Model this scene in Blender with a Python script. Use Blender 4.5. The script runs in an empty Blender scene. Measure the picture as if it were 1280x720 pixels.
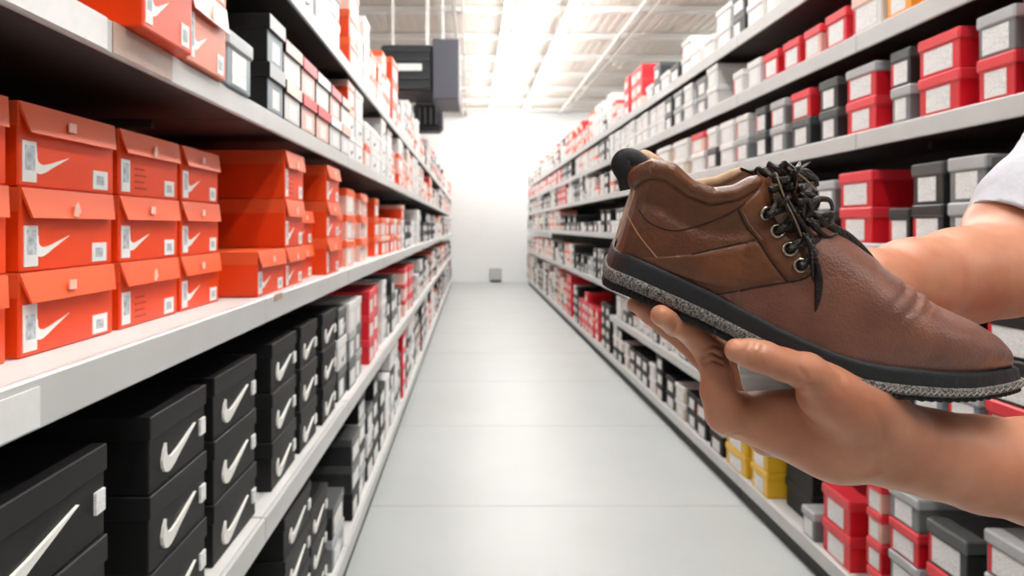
import bpy, bmesh, math, random
import numpy as np
from mathutils import Vector, Matrix
from mathutils.bvhtree import BVHTree
random.seed(7)
SC = bpy.context.scene
COL = SC.collection
# ------------------------------------------------------------------ camera, world, light
F = 925.0; HX = 590.0; HY = 283.0; CH = 1.55          # focal length in px, vanishing point, eye height
cam_d = bpy.data.cameras.new('camera'); cam = bpy.data.objects.new('camera', cam_d); COL.objects.link(cam)
cam.location = (0, 0, CH); cam.rotation_euler = (math.pi/2, 0, 0)
cam_d.sensor_width = 36; cam_d.lens = F/1280*36
cam_d.shift_x = (640-HX)/1280; cam_d.shift_y = -(360-HY)/1280
cam_d.clip_start = .02
cam_d.dof.use_dof = True; cam_d.dof.focus_distance = .60; cam_d.dof.aperture_fstop = 9.5
SC.camera = cam
EXPOSURE = 1.04
SC.view_settings.view_transform = 'Standard'; SC.view_settings.look = 'None'
SC.view_settings.gamma = 1; SC.view_settings.use_curve_mapping = False
SC.view_settings.exposure = EXPOSURE
SC.cycles.max_bounces = 8; SC.cycles.diffuse_bounces = 4
WORLD_STRENGTH = .10; STRIP_STRENGTH = 24.0
w = bpy.data.worlds.new('ambient_fill'); SC.world = w; w.use_nodes = True  # even white fill added, entering by the open end behind the camera
w.node_tree.nodes['Background'].inputs[0].default_value = (1.0, .985, .96, 1)
w.node_tree.nodes['Background'].inputs[1].default_value = WORLD_STRENGTH

# ------------------------------------------------------------------ materials
def lin(c):
    return tuple(((x/255)/12.92 if x/255 <= .04045 else ((x/255+.055)/1.055)**2.4) for x in c)
MATS = {}
def mat(name, rgb, rough=.5, metal=0.0, noise=0.0, nscale=20, bump=0.0, bscale=60, rnd=0.0, spec=.5, emit=0.0, sss=0.0, coat=0.0):
    if name in MATS: return MATS[name]
    m = bpy.data.materials.new(name); m.use_nodes = True; nt = m.node_tree; N = nt.nodes; L = nt.links
    b = N['Principled BSDF']; c = lin(rgb)
    b.inputs['Base Color'].default_value = (*c, 1); b.inputs['Roughness'].default_value = rough
    b.inputs['Metallic'].default_value = metal; b.inputs['Specular IOR Level'].default_value = spec
    if coat: b.inputs['Coat Weight'].default_value = coat; b.inputs['Coat Roughness'].default_value = .25
    if sss:
        b.inputs['Subsurface Weight'].default_value = sss; b.inputs['Subsurface Radius'].default_value = (1, .35, .18)
        b.inputs['Subsurface Scale'].default_value = .006
    if emit:
        b.inputs['Emission Color'].default_value = (1, .992, .975, 1); b.inputs['Emission Strength'].default_value = emit
    tc = N.new('ShaderNodeTexCoord')
    src = None
    if noise:
        n = N.new('ShaderNodeTexNoise'); n.inputs['Scale'].default_value = nscale; n.inputs['Detail'].default_value = 5
        L.new(tc.outputs['Object'], n.inputs['Vector'])
        mr = N.new('ShaderNodeMapRange'); mr.inputs['From Min'].default_value = .3; mr.inputs['From Max'].default_value = .7
        mr.inputs['To Min'].default_value = 1-noise; mr.inputs['To Max'].default_value = 1+noise
        L.new(n.outputs['Fac'], mr.inputs['Value']); src = mr.outputs['Result']
    if rnd:
        oi = N.new('ShaderNodeObjectInfo'); mr2 = N.new('ShaderNodeMapRange')
        mr2.inputs['To Min'].default_value = 1-rnd; mr2.inputs['To Max'].default_value = 1+rnd
        L.new(oi.outputs['Random'], mr2.inputs['Value'])
        if src:
            mm = N.new('ShaderNodeMath'); mm.operation = 'MULTIPLY'; L.new(src, mm.inputs[0]); L.new(mr2.outputs['Result'], mm.inputs[1]); src = mm.outputs[0]
        else: src = mr2.outputs['Result']
    if src:
        vm = N.new('ShaderNodeVectorMath'); vm.operation = 'SCALE'; vm.inputs[0].default_value = c
        L.new(src, vm.inputs['Scale']); L.new(vm.outputs[0], b.inputs['Base Color'])
    if bump:
        n2 = N.new('ShaderNodeTexNoise'); n2.inputs['Scale'].default_value = bscale; n2.inputs['Detail'].default_value = 4
        L.new(tc.outputs['Object'], n2.inputs['Vector'])
        bp = N.new('ShaderNodeBump'); bp.inputs['Strength'].default_value = bump; bp.inputs['Distance'].default_value = .002
        L.new(n2.outputs['Fac'], bp.inputs['Height']); L.new(bp.outputs[0], b.inputs['Normal'])
    MATS[name] = m; return m

M_FLOOR = mat('polished_concrete', (174, 178, 176), .40, noise=.035, nscale=1.3, bump=.03, bscale=8)
M_WALL = mat('white_wall_paint', (236, 237, 236), .7, noise=.015, nscale=.6)
M_CEIL = mat('cream_ceiling_deck', (226, 219, 210), .8, noise=.03, nscale=2)
M_PURLIN = mat('white_ceiling_steel', (232, 230, 226), .5)
M_LIP = mat('light_grey_shelf_steel', (200, 200, 198), .42, noise=.03, nscale=6)
M_SHELF = mat('white_shelf_steel', (214, 213, 210), .45, noise=.03, nscale=6)
M_UNDER_SHADE = mat('board_underside_shade', (74, 66, 64), .6, noise=.05, nscale=6)  # under-shelf shade painted as a dark tone on the board undersides
M_POST = mat('charcoal_rack_steel', (44, 44, 46), .5)
M_BACK = mat('dark_back_panel', (40, 39, 40), .7)
M_LED = mat('led_diffuser', (255, 255, 255), .5, emit=STRIP_STRENGTH)
M_PAPER = mat('white_label_paper', (232, 232, 230), .5, noise=.03, nscale=40)
M_TAPE = mat('brown_packing_tape', (176, 150, 134), .35, noise=.12, nscale=25)
M_UNIT = mat('slate_grey_metal', (78, 78, 88), .45)
M_UNITD = mat('black_grey_metal', (34, 36, 42), .5, noise=.1, nscale=8)
M_KICK = mat('black_rubber_kick', (30, 30, 30), .6)

# ------------------------------------------------------------------ object helpers
def link(name, me, parent=None, **props):
    o = bpy.data.objects.new(name, me); COL.objects.link(o)
    if parent is not None: o.parent = parent
    for k, v in props.items():
        if v is not None: o[k] = v
    return o
def empty(name, loc=(0, 0, 0), rotz=0, **props):
    o = bpy.data.objects.new(name, None); COL.objects.link(o); o.location = loc; o.rotation_euler = (0, 0, rotz)
    o.empty_display_size = .05
    for k, v in props.items():
        if v is not None: o[k] = v
    return o
class MB:
    """collects verts, faces and a material per face"""
    def __init__(s): s.v = []; s.f = []; s.m = []; s.mats = []
    def mi(s, m):
        if m not in s.mats: s.mats.append(m)
        return s.mats.index(m)
    def quadmesh(s, V, Fs, m):
        k = len(s.v); s.v += [tuple(p) for p in V]; s.f += [tuple(i+k for i in f) for f in Fs]; s.m += [s.mi(m)]*len(Fs); return s
    def box(s, x0, y0, z0, x1, y1, z1, m):
        V = [(x0,y0,z0),(x1,y0,z0),(x1,y1,z0),(x0,y1,z0),(x0,y0,z1),(x1,y0,z1),(x1,y1,z1),(x0,y1,z1)]
        return s.quadmesh(V, [(3,2,1,0),(4,5,6,7),(0,1,5,4),(1,2,6,5),(2,3,7,6),(3,0,4,7)], m)
    def cbox(s, x0, y0, z0, x1, y1, z1, m, c=.002):
        """box with chamfered edges (each face inset, edges and corners joined)"""
        V = []; idx = {}
        lo = (x0, y0, z0); hi = (x1, y1, z1)
        for a in (0, 1):
            for b in (0, 1):
                for d in (0, 1):
                    cor = [(lo, hi)[t][i] for i, t in enumerate((a, b, d))]
                    sg = [1 if t == 0 else -1 for t in (a, b, d)]
                    for ax in range(3):
                        p = [cor[i] + (0 if i == ax else sg[i]*c) for i in range(3)]
                        idx[(a, b, d, ax)] = len(V); V.append(p)
        Fs = []
        for ax in range(3):
            o1, o2 = [(1, 2), (2, 0), (0, 1)][ax]
            for s_ in (0, 1):
                q = []
                for (p, r) in ((0, 0), (1, 0), (1, 1), (0, 1)):
                    t = [0, 0, 0]; t[ax] = s_; t[o1] = p; t[o2] = r; q.append(idx[(*t, ax)])
                Fs.append(tuple(q if s_ else q[::-1]))
            for p in (0, 1):
                for r in (0, 1):
                    t0 = [0]*3; t1 = [0]*3; t0[o1] = t1[o1] = p; t0[o2] = t1[o2] = r; t0[ax] = 0; t1[ax] = 1
                    q = (idx[(*t0, o1)], idx[(*t1, o1)], idx[(*t1, o2)], idx[(*t0, o2)])
                    Fs.append(q if (p ^ r) == 0 else q[::-1])
        for k in list(idx):
            if k[3] == 0:
                q = (idx[(*k[:3], 0)], idx[(*k[:3], 1)], idx[(*k[:3], 2)])
                Fs.append(q if sum(k[:3]) % 2 == 1 else q[::-1])
        return s.quadmesh(V, Fs, m)
    def prism(s, poly, y0, y1, m):
        """poly in (x, z); extruded from y0 (front) to y1"""
        n = len(poly); V = [(x, y0, z) for x, z in poly] + [(x, y1, z) for x, z in poly]
        Fs = [tuple(range(n)), tuple(range(2*n-1, n-1, -1))] + [(i, n+i, n+(i+1) % n, (i+1) % n) for i in range(n)]
        return s.quadmesh(V, Fs, m)
    def add(s, o, M=None):
        k = len(s.v)
        if M is None: s.v += o.v
        else: s.v += [tuple(M @ Vector(p)) for p in o.v]
        s.f += [tuple(i+k for i in f) for f in o.f]; mp = [s.mi(m) for m in o.mats]; s.m += [mp[i] for i in o.m]; return s
    def mesh(s, name, smooth=False):
        me = bpy.data.meshes.new(name); me.from_pydata(s.v, [], s.f)
        for m in s.mats: me.materials.append(m)
        me.polygons.foreach_set('material_index', s.m)
        if smooth: me.polygons.foreach_set('use_smooth', [True]*len(me.polygons))
        me.update(); return me
    def build(s, name, parent=None, smooth=False, **p): return link(name, s.mesh(name, smooth), parent, **p)

# ------------------------------------------------------------------ setting
YB = 20.7; ZC = CH + 3.3
XL = .5425; XR = 1.505                     # shelf fronts left / right of the camera
MB().box(-7, -2.5, -.1, 8, YB, 0, M_FLOOR).build('floor', kind='structure')
MB().box(-7, YB, -.1, 8, YB+.15, ZC+.2, M_WALL).build('wall_back', kind='structure')
MB().box(-7.15, -2.5, -.1, -7, YB+.15, ZC+.2, M_WALL).build('wall_left', kind='structure')
MB().box(8, -2.5, -.1, 8.15, YB+.15, ZC+.2, M_WALL).build('wall_right', kind='structure')
ce = MB()                                   # ribbed roof deck
n = 100
for i in range(n):
    x0 = -7 + 15*i/n; wdt = 15/n
    ce.box(x0, -2.5, ZC, x0+wdt*.5, YB, ZC+.1, M_CEIL); ce.box(x0+wdt*.5, -2.5, ZC+.010, x0+wdt, YB, ZC+.1, M_CEIL)
ce.build('ceiling', kind='structure')
k = 0
for i in range(15):                         # cross beams under the deck
    y = -1.6 + i*1.58
    k += 1
    MB().box(-7, y, ZC-.10, 8, y+.13, ZC-.004, M_PURLIN).build('trim_%d' % k, kind='structure')
jt = MB()                                    # fine sawn joints in the floor
for i in range(12): jt.box(-XL-.02, .8+i*1.65, .0002, XR+.02, .806+i*1.65, .0008, mat('joint_grey', (146, 149, 147), .6))
k += 1; jt.build('trim_%d' % k, kind='structure')

# pipes and conduits running along the aisle
def rail(x, z, wd, hg, m, name, label, cat='pipe', grp=None):
    o = MB().cbox(x-wd/2, -2.3, z, x+wd/2, YB-.05, z+hg, m, .006).build(name, label=label, category=cat, group=grp); return o
rail(-.26, ZC-.26, .05, .16, M_PURLIN, 'cable_tray', 'white cable tray under the ceiling, directly above the left rack edge', 'cable tray')
rail(-.13, ZC-.22, .03, .118, M_PURLIN, 'conduit', 'thin white conduit running beside the white cable tray', 'pipe')
rail(2.45, ZC-.16, .05, .058, M_PURLIN, 'conduit', 'white conduit pair line above the right-hand racking, the nearer to the lights', 'pipe')
rail(2.62, ZC-.16, .03, .058, M_PURLIN, 'conduit', 'thin white conduit above the right-hand racking, farther from the lights', 'pipe')

# LED strip lights in rows
def strip(x, y, row, far):
    t = empty('strip_light', (x, y, ZC-.27), label=('long white LED strip light in the ' + row + ' row, ' + far), category='ceiling light', group='LED strips in the ' + row + ' row')
    MB().box(-.06, -.76, .05, .06, .76, .11, M_PURLIN).build('housing', t)
    MB().cbox(-.05, -.75, 0, .05, .75, .05, M_LED, .01).build('diffuser', t)
    for s in (-.6, .6): MB().box(-.008, s-.008, .11, .008, s+.008, .2715, M_PURLIN).build('hanger', t)
far_txt = ['behind the viewpoint', 'just overhead', 'first ahead overhead', 'at the top edge of view', 'first one in view', 'second one in view', 'third one in view', 'fourth one in view', 'fifth one in view',
           'sixth one in view', 'seventh one in view', 'eighth one in view', 'last before the end wall']
for i in range(13):
    y = -1.6 + i*1.75
    strip(.52, y, 'middle', far_txt[i]); strip(1.42, y, 'right', far_txt[i])
for i in range(0, 13, 2): strip(-3.2, -1.6+i*1.75, 'left', far_txt[i])
for i in range(0, 13, 2): strip(4.8, -1.6+i*1.75, 'outer right', far_txt[i])

# small grey floor-level cabinet at the end wall
t = empty('utility_cabinet', (.66, YB-.09, 0), label='small grey utility cabinet standing against the white end wall', category='cabinet')
MB().cbox(-.16, -.08, .05, .16, .085, .38, mat('pale_grey_metal', (170, 172, 172), .5), .006).build('body', t)
MB().cbox(-.14, -.088, .08, .14, -.0805, .35, mat('pale_grey_door', (184, 186, 186), .5), .002).build('door', t)
MB().box(-.15, -.07, 0, .15, .08, .05, M_KICK).build('plinth', t)

# dark unit hanging over the left rack
Yh = 8.2
def PX(px, Y): return (px-HX)*Y/F
def PZ(py, Y): return CH-(py-HY)*Y/F
t = empty('unit_heater', (PX(525, Yh), Yh, PZ(125, Yh)), label='dark slate ceiling-hung heater above the far left racking', category='heater')
hx0, hx1 = PX(476, Yh)-PX(525, Yh), PX(541, Yh)-PX(525, Yh); hh = PZ(52, Yh)-PZ(125, Yh)
b = MB(); b.cbox(hx0, 0, .1, hx1, .8, hh*.95, M_UNITD, .02)
for i in range(5): b.box(hx0+.02, -.012, .13+i*.1, hx1-.02, .0, .16+i*.1, M_POST)
b.build('casing', t)
MB().cbox(hx1, -.06, 0, PX(574, Yh)-PX(525, Yh), .86, hh+.02, M_UNIT, .012).build('hood', t)
MB().box(hx0+.1, -.02, .32, hx1-.12, -.013, .40, M_PAPER).build('rating_plate', t)
for s in (hx0+.1, hx1+.1): MB().box(s-.012, .3, hh*.9, s+.012, .324, ZC-.1-PZ(125, Yh)-.002, M_PURLIN).build('hanger', t)
Y2 = 9.2
t = empty('fan_motor', (PX(533, Y2), Y2, PZ(163, Y2)), label='small black fan motor hanging just below the dark heater', category='fan')
b = MB(); 
for i in range(12):
    a0 = i*math.pi/6
b.cbox(-.17, 0, 0, .2, .4, .36, M_UNITD, .05); b.build('casing', t)
b = MB()
for i in range(4): b.box(-.1+i*.07, -.02, .08, -.07+i*.07, 0, .28, mat('mid_grey_metal', (120, 120, 124), .5))
b.build('grille', t)
MB().box(-.02, .18, .35, .02, .22, ZC-.1-PZ(163, Y2)-.002, M_PURLIN).build('hanger', t)

# ------------------------------------------------------------------ racks
# heights (top of shelf board) and lip heights
LV_L = [('base', CH-1.40, .07), ('black', CH-.765, .07), ('orange', CH-.188, .067), ('upper', CH+.311, .052), ('top', CH+.729, .054)]
LV_R = [('base', CH-1.40, .07), ('low', CH-.632, .065), ('middle', CH-.065, .065), ('chest', CH+.367, .065), ('high', CH+.7525, .07), ('top', CH+1.09, .07)]
DEPTH = .62; BAY = 1.30; PH = .645
def bay(side, y0, y1, levels, label, extra=()):
    """rack bay: boards, lips, posts, back; local x = out of the rack towards the aisle"""
    sx = 1 if side == 'L' else -1
    X = -XL if side == 'L' else XR
    t = empty('shelving_bay', (X, y0, 0), label=label, category='shelving', group='steel shelving bays on the %s side' % ('left' if side == 'L' else 'right'))
    Lb = y1-y0
    def bx(a, y_0, z_0, c, y_1, z_1, m, nm, par, ch=.003):
        xa, xb = sorted((a*sx, c*sx)); return MB().cbox(xa, y_0, z_0, xb, y_1, z_1, m, ch).build(nm, par)
    for (nm, z, lh) in levels:
        if nm == 'low' : pass
        xa, xb = sorted((-DEPTH*sx, -.012*sx))
        s = MB().box(xa, .004, z-.03, xb, Lb-.004, z-.004, M_UNDER_SHADE).box(xa, .004, z-.004, xb, Lb-.004, z, M_SHELF).build('shelf_board', t)
        bx(-.0115, .002, z-lh, 0, Lb-.002, z, M_LIP, 'front_lip', s, .003)
        bx(-DEPTH+.02, .004, z-lh, -.30, .03, z-.031, M_UNDER_SHADE, 'cross_brace', s)
    bx(-.02-.03, .004, .0, -.02, Lb-.004, .078, M_KICK, 'kick_plate', t)
    top = levels[-1][1] + (.25 if side == 'L' else .1)
    for yy in (.0, Lb-.03):
        bx(-DEPTH-.03, yy+.001, 0, -DEPTH, yy+.029, top, M_POST, 'upright', t)
    bx(-DEPTH-.012, .03, .08, -DEPTH-.002, Lb-.03, top, M_BACK, 'back_panel', t)
    return t
ordn = ['first', 'second', 'third', 'fourth', 'fifth', 'sixth', 'seventh', 'eighth', 'ninth', 'tenth', 'eleventh', 'twelfth', 'thirteenth', 'fourteenth', 'fifteenth', 'sixteenth', 'seventeenth', 'eighteenth']
for i in range(16):
    y0 = PH + (i-0)*BAY
    if y0+BAY > YB: break
    bay('L', y0, y0+BAY, LV_L, 'grey steel shelving bay holding shoe boxes, %s along the rack beside the orange boxes' % ordn[i])
for i in range(16):
    y0 = .30 + i*BAY
    if y0+BAY > YB: break
    bay('R', y0, y0+BAY, LV_R[:1]+([('extra', CH-.965, .065)] if i in (3, 4, 5) else [])+LV_R[1:], 'grey steel shelving bay, %s along the rack behind the held shoe' % ordn[i])
# price cards on the left lips
def card(y0, y1, z0, z1, label):
    b = MB(); b.box(-XL+.0005, y0, z0, -XL+.003, y1, z1, M_PAPER)
    b.box(-XL+.003, y0+(y1-y0)*.45, z0+(z1-z0)*.3, -XL+.0034, y0+(y1-y0)*.53, z0+(z1-z0)*.42, mat('label_grey_print', (150, 150, 152), .6))
    b.build('price_card', label=label, category='label')
card(.68, 1.095, CH+.262, CH+.309, 'long white price card on the upper lip above the orange boxes')
card(.67, .925, CH-.250, CH-.20, 'white price card on the lip under the orange boxes')
MB().box(-XL+.0005, 1.115, CH+.262, -XL+.002, 1.335, CH+.3095, M_TAPE).build('tape_patch', label='brown packing tape stuck on the upper left shelf lip', category='tape')
b = MB(); b.box(-XL+.0005, 2.03, CH-.205, -XL+.002, 2.11, CH-.187, M_TAPE); b.build('tape_patch', label='small brown tape scrap on the lip below the orange boxes', category='tape')
# ------------------------------------------------------------------ shoe boxes
CARD = {}
def cmat(nm, rgb, rough=.42, noise=.05):
    if nm.startswith('black'): return mat('card_'+nm, rgb, .55, noise=noise, nscale=9, rnd=.06, bump=.05, bscale=40, spec=.35)
    return mat('card_'+nm, rgb, rough, noise=noise, nscale=9, rnd=.06, bump=.05, bscale=40, coat=.15)
C_ORANGE = cmat('orange', (240, 68, 6)); C_ORANGE_SHEEN = cmat('orange_lid_sheen', (240, 96, 48)); C_RED = cmat('red', (222, 22, 38)); C_REDD = cmat('bright_red_lid', (232, 50, 62))  # orange lids are the carton orange with glossy sheen put into the colour
C_BLACK = cmat('black', (20, 19, 19)); C_BLACKL = cmat('black_lid', (29, 28, 29)); C_CHAR = cmat('charcoal', (42, 44, 44)); C_CHARL = cmat('charcoal_lid', (78, 80, 80))
C_GREY = cmat('grey', (120, 124, 126)); C_GREYL = cmat('light_grey_lid', (176, 178, 180)); C_WHITE = cmat('white', (224, 222, 220)); C_WHITEL = cmat('white_lid', (236, 234, 232))
C_PINK = cmat('pale_salmon', (240, 190, 176)); C_AMBER = cmat('amber', (240, 158, 48)); C_YEL = cmat('yellow', (226, 178, 36)); C_SLATE = cmat('slate', (128, 142, 150)); C_BEIGE = cmat('beige', (206, 190, 170))
def label_mat(nm, scale=110):
    """white sticker with rows of grey print"""
    if nm in MATS: return MATS[nm]
    m = bpy.data.materials.new(nm); m.use_nodes = True; N = m.node_tree.nodes; L = m.node_tree.links; b = N['Principled BSDF']
    tc = N.new('ShaderNodeTexCoord'); mp = N.new('ShaderNodeMapping'); mp.inputs['Scale'].default_value = (1.2, 1.0, 4.5)
    v = N.new('ShaderNodeTexNoise'); v.inputs['Scale'].default_value = scale; v.inputs['Detail'].default_value = 2
    r = N.new('ShaderNodeValToRGB'); r.color_ramp.elements[0].position = .40; r.color_ramp.elements[1].position = .50
    r.color_ramp.elements[0].color = (*lin((212, 213, 214)), 1); r.color_ramp.elements[1].color = (*lin((244, 244, 242)), 1)
    L.new(tc.outputs['Object'], mp.inputs[0]); L.new(mp.outputs[0], v.inputs['Vector']); L.new(v.outputs['Fac'], r.inputs[0]); L.new(r.outputs[0], b.inputs['Base Color'])
    b.inputs['Roughness'].default_value = .5; MATS[nm] = m; return m
M_LAB = label_mat('printed_sticker'); M_PRINT = mat('grey_print', (178, 184, 190), .6, noise=.35, nscale=120)
M_MARK = mat('white_mark_ink', (238, 236, 230), .4); M_MARKD = mat('dark_red_print', (170, 40, 20), .5)
TICK = [(1, .62), (.74, .45), (.5, .30), (.36, .20), (.24, .14), (.16, .13), (.08, .17), (.03, .26), (.02, .38), (.06, .52), (.12, .63), (.12, .50), (.14, .42), (.20, .37), (.29, .355), (.45, .40), (.7, .50)]
def tick(x, z, w, h): return [(x+u*w, z+v*h) for u, v in TICK]

def parts_flap(w, h, d, c, v):
    """orange carton with a hinged front flap. local x along the front, y into the rack"""
    P = {}
    b = MB(); b.cbox(-w/2, 0, 0, w/2, d, h*.985, c[0], .0025); P['body'] = (b, None)
    fh = h*.36; l = MB(); m = c[1]
    zt = h; zb = h-fh; yo = -.012
    V = [(-w/2-.001, -.002, zt), (w/2+.001, -.002, zt), (w/2-.012, yo, zb), (-w/2+.012, yo, zb),
         (-w/2-.001, .003, zt-.0005), (w/2+.001, .003, zt-.0005), (w/2-.012, yo+.003, zb), (-w/2+.012, yo+.003, zb)]
    l.quadmesh(V, [(3,2,1,0), (4,5,6,7), (0,1,5,4), (1,2,6,5), (2,3,7,6), (3,0,4,7)], m)
    l.cbox(-w/2-.0012, -.001, h-.006, w/2+.0012, d+.001, h, m, .0015)
    l.box(-w/2-.001, .0, h-fh*.8, -w/2+.0005, d, h-.004, m); l.box(w/2-.0005, .0, h-fh*.8, w/2+.001, d, h-.004, m)
    P['lid'] = (l, 'lid')
    s = MB(); s.box(-w/2+.008, -.0012, h*.06, -w/2+.008+w*.125, 0, h*(.62 if v % 3 else .55), M_PAPER)
    s.box(-w/2+.014, -.0016, h*.2, -w/2+.006+w*.115, -.0012, h*.5, M_PRINT)
    P['sticker'] = (s, 'lab')
    s = MB(); s.box(w/2-w*.26, -.0012, h*.05, w/2-w*.08, 0, h*.31, M_PAPER); s.box(w/2-w*.22, -.0016, h*.11, w/2-w*.13, -.0012, h*.24, M_PRINT)
    P['size_label'] = (s, 'lab')
    if v % 4 != 2:
        s = MB(); s.prism(tick(-w*.38, h*.10, w*.36, h*.52)[:], -.0008, .0002, M_MARK); P['tick_emblem'] = (s, 'mark')
    else:
        s = MB()
        for i in range(4): s.box(-w*.26, -.0006, h*(.12+.1*i), -w*(.08+.03*(i % 2)), 0, h*(.145+.1*i), M_MARKD)
        P['printed_text'] = (s, 'mark')
    s = MB()
    if v % 2: s.box(-w*.10, yo-.0015, h*.74, -w*.03, yo+.001, h*.86, M_PINKM)
    else:
        s.prism([(-w*.05, h*.68), (-w*.01, h*.66), (w*.02, h*.74), (-w*.01, h*.86), (-w*.04, h*.80)], yo-.0012, yo+.001, M_PINKM)
    P['lid_scuff'] = (s, 'mark')
    return P
M_PINKM = mat('pale_scuff', (248, 196, 176), .5, noise=.15, nscale=80)
def parts_black(w, h, d, c, v):
    P = {}
    b = MB(); b.cbox(-w/2+.002, 0, 0, w/2-.002, d, h*.98, c[0], .0025); P['body'] = (b, None)
    l = MB(); l.cbox(-w/2, -.004, h*.70, w/2, d+.002, h, c[1], .002); P['lid'] = (l, 'lid')
    s = MB(); s.prism(tick(-w*.33, h*.04, w*.60, h*.80), -.0055, .0002, M_MARK)
    P['tick_emblem'] = (s, 'mark')
    s = MB(); s.box(w/2-.036, -.0048, h*.28, w/2-.008, 0, h*.52, M_LAB); P['size_label'] = (s, 'lab')
    return P
def parts_lid(w, h, d, c, v):
    """lift-off lid box showing its labelled short end"""
    P = {}
    b = MB(); b.cbox(-w/2+.006, .006, 0, w/2-.006, d-.006, h*.97, c[0], .003); P['body'] = (b, None)
    l = MB(); l.cbox(-w/2, 0, h*.70, w/2, d, h, c[1], .005); P['lid'] = (l, 'lid')
    s = MB(); a = .36 if v % 2 else .30
    s.box(-w*a, .0045, h*.07, w*(a-.04), .006, h*.66, M_LAB); P['end_label'] = (s, 'lab')
    if v % 4 == 3:
        s = MB(); s.box(-w*a-.017, .0045, h*.05, -w*a, .0062, h*.68, C_RED); P['colour_tab'] = (s, 'lab')
    return P
def parts_pale(w, h, d, c, v):
    """far cartons: sticker covered ends"""
    P = {}
    b = MB(); b.cbox(-w/2+.003, .003, 0, w/2-.003, d-.003, h*.97, c[0], .002); P['body'] = (b, None)
    l = MB(); l.cbox(-w/2, 0, h*.72, w/2, d, h, c[1], .003); P['lid'] = (l, 'lid')
    s = MB(); s.box(-w*.36, .001, h*.1, w*(.10 if v % 2 else .34), .003, h*.62, M_PAPER); P['end_label'] = (s, 'lab')
    if v % 3 == 0:
        s = MB(); s.prism(tick(-w*.1, h*.1, w*.45, h*.5), .0005, .003, C_BLACK if c[0] in (C_WHITE, C_GREYL) else M_MARK); P['tick_emblem'] = (s, 'mark')
    return P
def parts_fronted(w, h, d, c, v):
    """black carton whose front is covered by a pale printed sheet"""
    P = {}
    b = MB(); b.cbox(-w/2+.003, .002, 0, w/2-.003, d-.003, h*.97, C_BLACK, .002); P['body'] = (b, None)
    l = MB(); l.cbox(-w/2, -.006, h*.68, w/2, d, h, C_BLACK, .002); P['lid'] = (l, 'lid')
    s = MB(); s.box(-w/2+.004, .0008, .004, w/2-.005, .002, h*.67, c[0]).box(-w*.2, .0002, h*.1, w*.25, .0008, h*.5, M_PAPER); P['front_sheet'] = (s, 'lab')
    s = MB(); s.box(-w/2+.001, -.0072, h*.69, w/2-.001, -.006, h*.99, c[1]); P['lid_front'] = (s, 'lab')
    return P
def parts_plain(w, h, d, c, v):
    P = parts_lid(w, h, d, c, v); P.pop('end_label'); P.pop('colour_tab', None); return P
C_CORAL = cmat('coral', (238, 128, 98))
KIND = {'plain': parts_plain, 'fronted': parts_fronted, 'flap': parts_flap, 'black': parts_black, 'lid': parts_lid, 'pale': parts_pale}
COLS = { 'coral': (C_CORAL, C_PINK, 'coral pink'),  # body, lid, words
 'orange': (C_ORANGE, C_ORANGE_SHEEN, 'orange'), 'salmon': (C_PINK, C_ORANGE_SHEEN, 'pale salmon'), 'red': (C_RED, C_REDD, 'red'), 'black': (C_BLACK, C_BLACKL, 'black'),
 'char': (C_CHAR, C_CHARL, 'charcoal'), 'dark': (C_CHAR, C_CHAR, 'dark grey'), 'grey': (C_GREY, C_GREYL, 'light-lidded grey'), 'white': (C_WHITE, C_WHITEL, 'white'), 'slate': (C_SLATE, C_GREYL, 'slate blue'),
 'redgrey': (C_RED, C_GREYL, 'grey-lidded red'), 'greyred': (C_CHAR, C_REDD, 'red-lidded grey'), 'amber': (C_AMBER, C_AMBER, 'amber'), 'orangew': (C_WHITE, C_PINK, 'pale pink-lidded'), 'yellow': (C_YEL, C_YEL, 'yellow'),
 'redw': (C_PINK, C_REDD, 'red-lidded pale'), 'beige': (C_BEIGE, C_WHITEL, 'beige'), 'orangecharl': (C_ORANGE, C_PINK, 'pale-lidded orange'),
}
BOXES = []   # (side, yc, xfront, z, w, h, d, kind, col, variant, shelf, stack index, level, nlevels, yaw)
STK = {}
def stack(side, shelf, y0, y1, xf, cols, kind, h=.122, d=.33, z=None, z0=0):
    lv = dict((a, b) for a, b, c in (LV_L if side == 'L' else LV_R))
    if z is None: z = lv[shelf]
    z += z0
    key = (side, shelf); STK[key] = STK.get(key, 0)+1; si = STK[key]
    n = len(cols)
    for i, c in enumerate(cols):
        hh = h[i] if isinstance(h, (list, tuple)) else h
        BOXES.append(dict(side=side, y=(y0+y1)/2, x=xf, z=z+.0008, w=(y1-y0)*.985, h=hh-.0012, d=d, kind=kind, col=c, v=random.randrange(12), shelf=shelf, si=si, li=i, n=n, yaw=random.uniform(-.012, .012)))
        z += hh
def fill(side, shelf, y0, y1, xf, pal, kind, h, w, nmin, nmax, gap=.0, dd=.33, jit=.02, pinch=.008):
    y = y0
    if side == 'R': pinch = .026
    while y < y1-.1:
        ww = random.uniform(*w)
        if random.random() < gap: y += random.uniform(.1, .2)
        if y+ww > y1: break
        n = random.randint(nmin, nmax); base = random.choice(pal)
        cols = [base if random.random() < .7 else random.choice(pal) for _ in range(n)]
        k = kind if isinstance(kind, str) else random.choice(kind)
        stack(side, shelf, y, y+ww, xf+random.uniform(0, jit), cols, k, h, dd); y += ww+random.uniform(pinch*.6, pinch*1.8)
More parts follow.
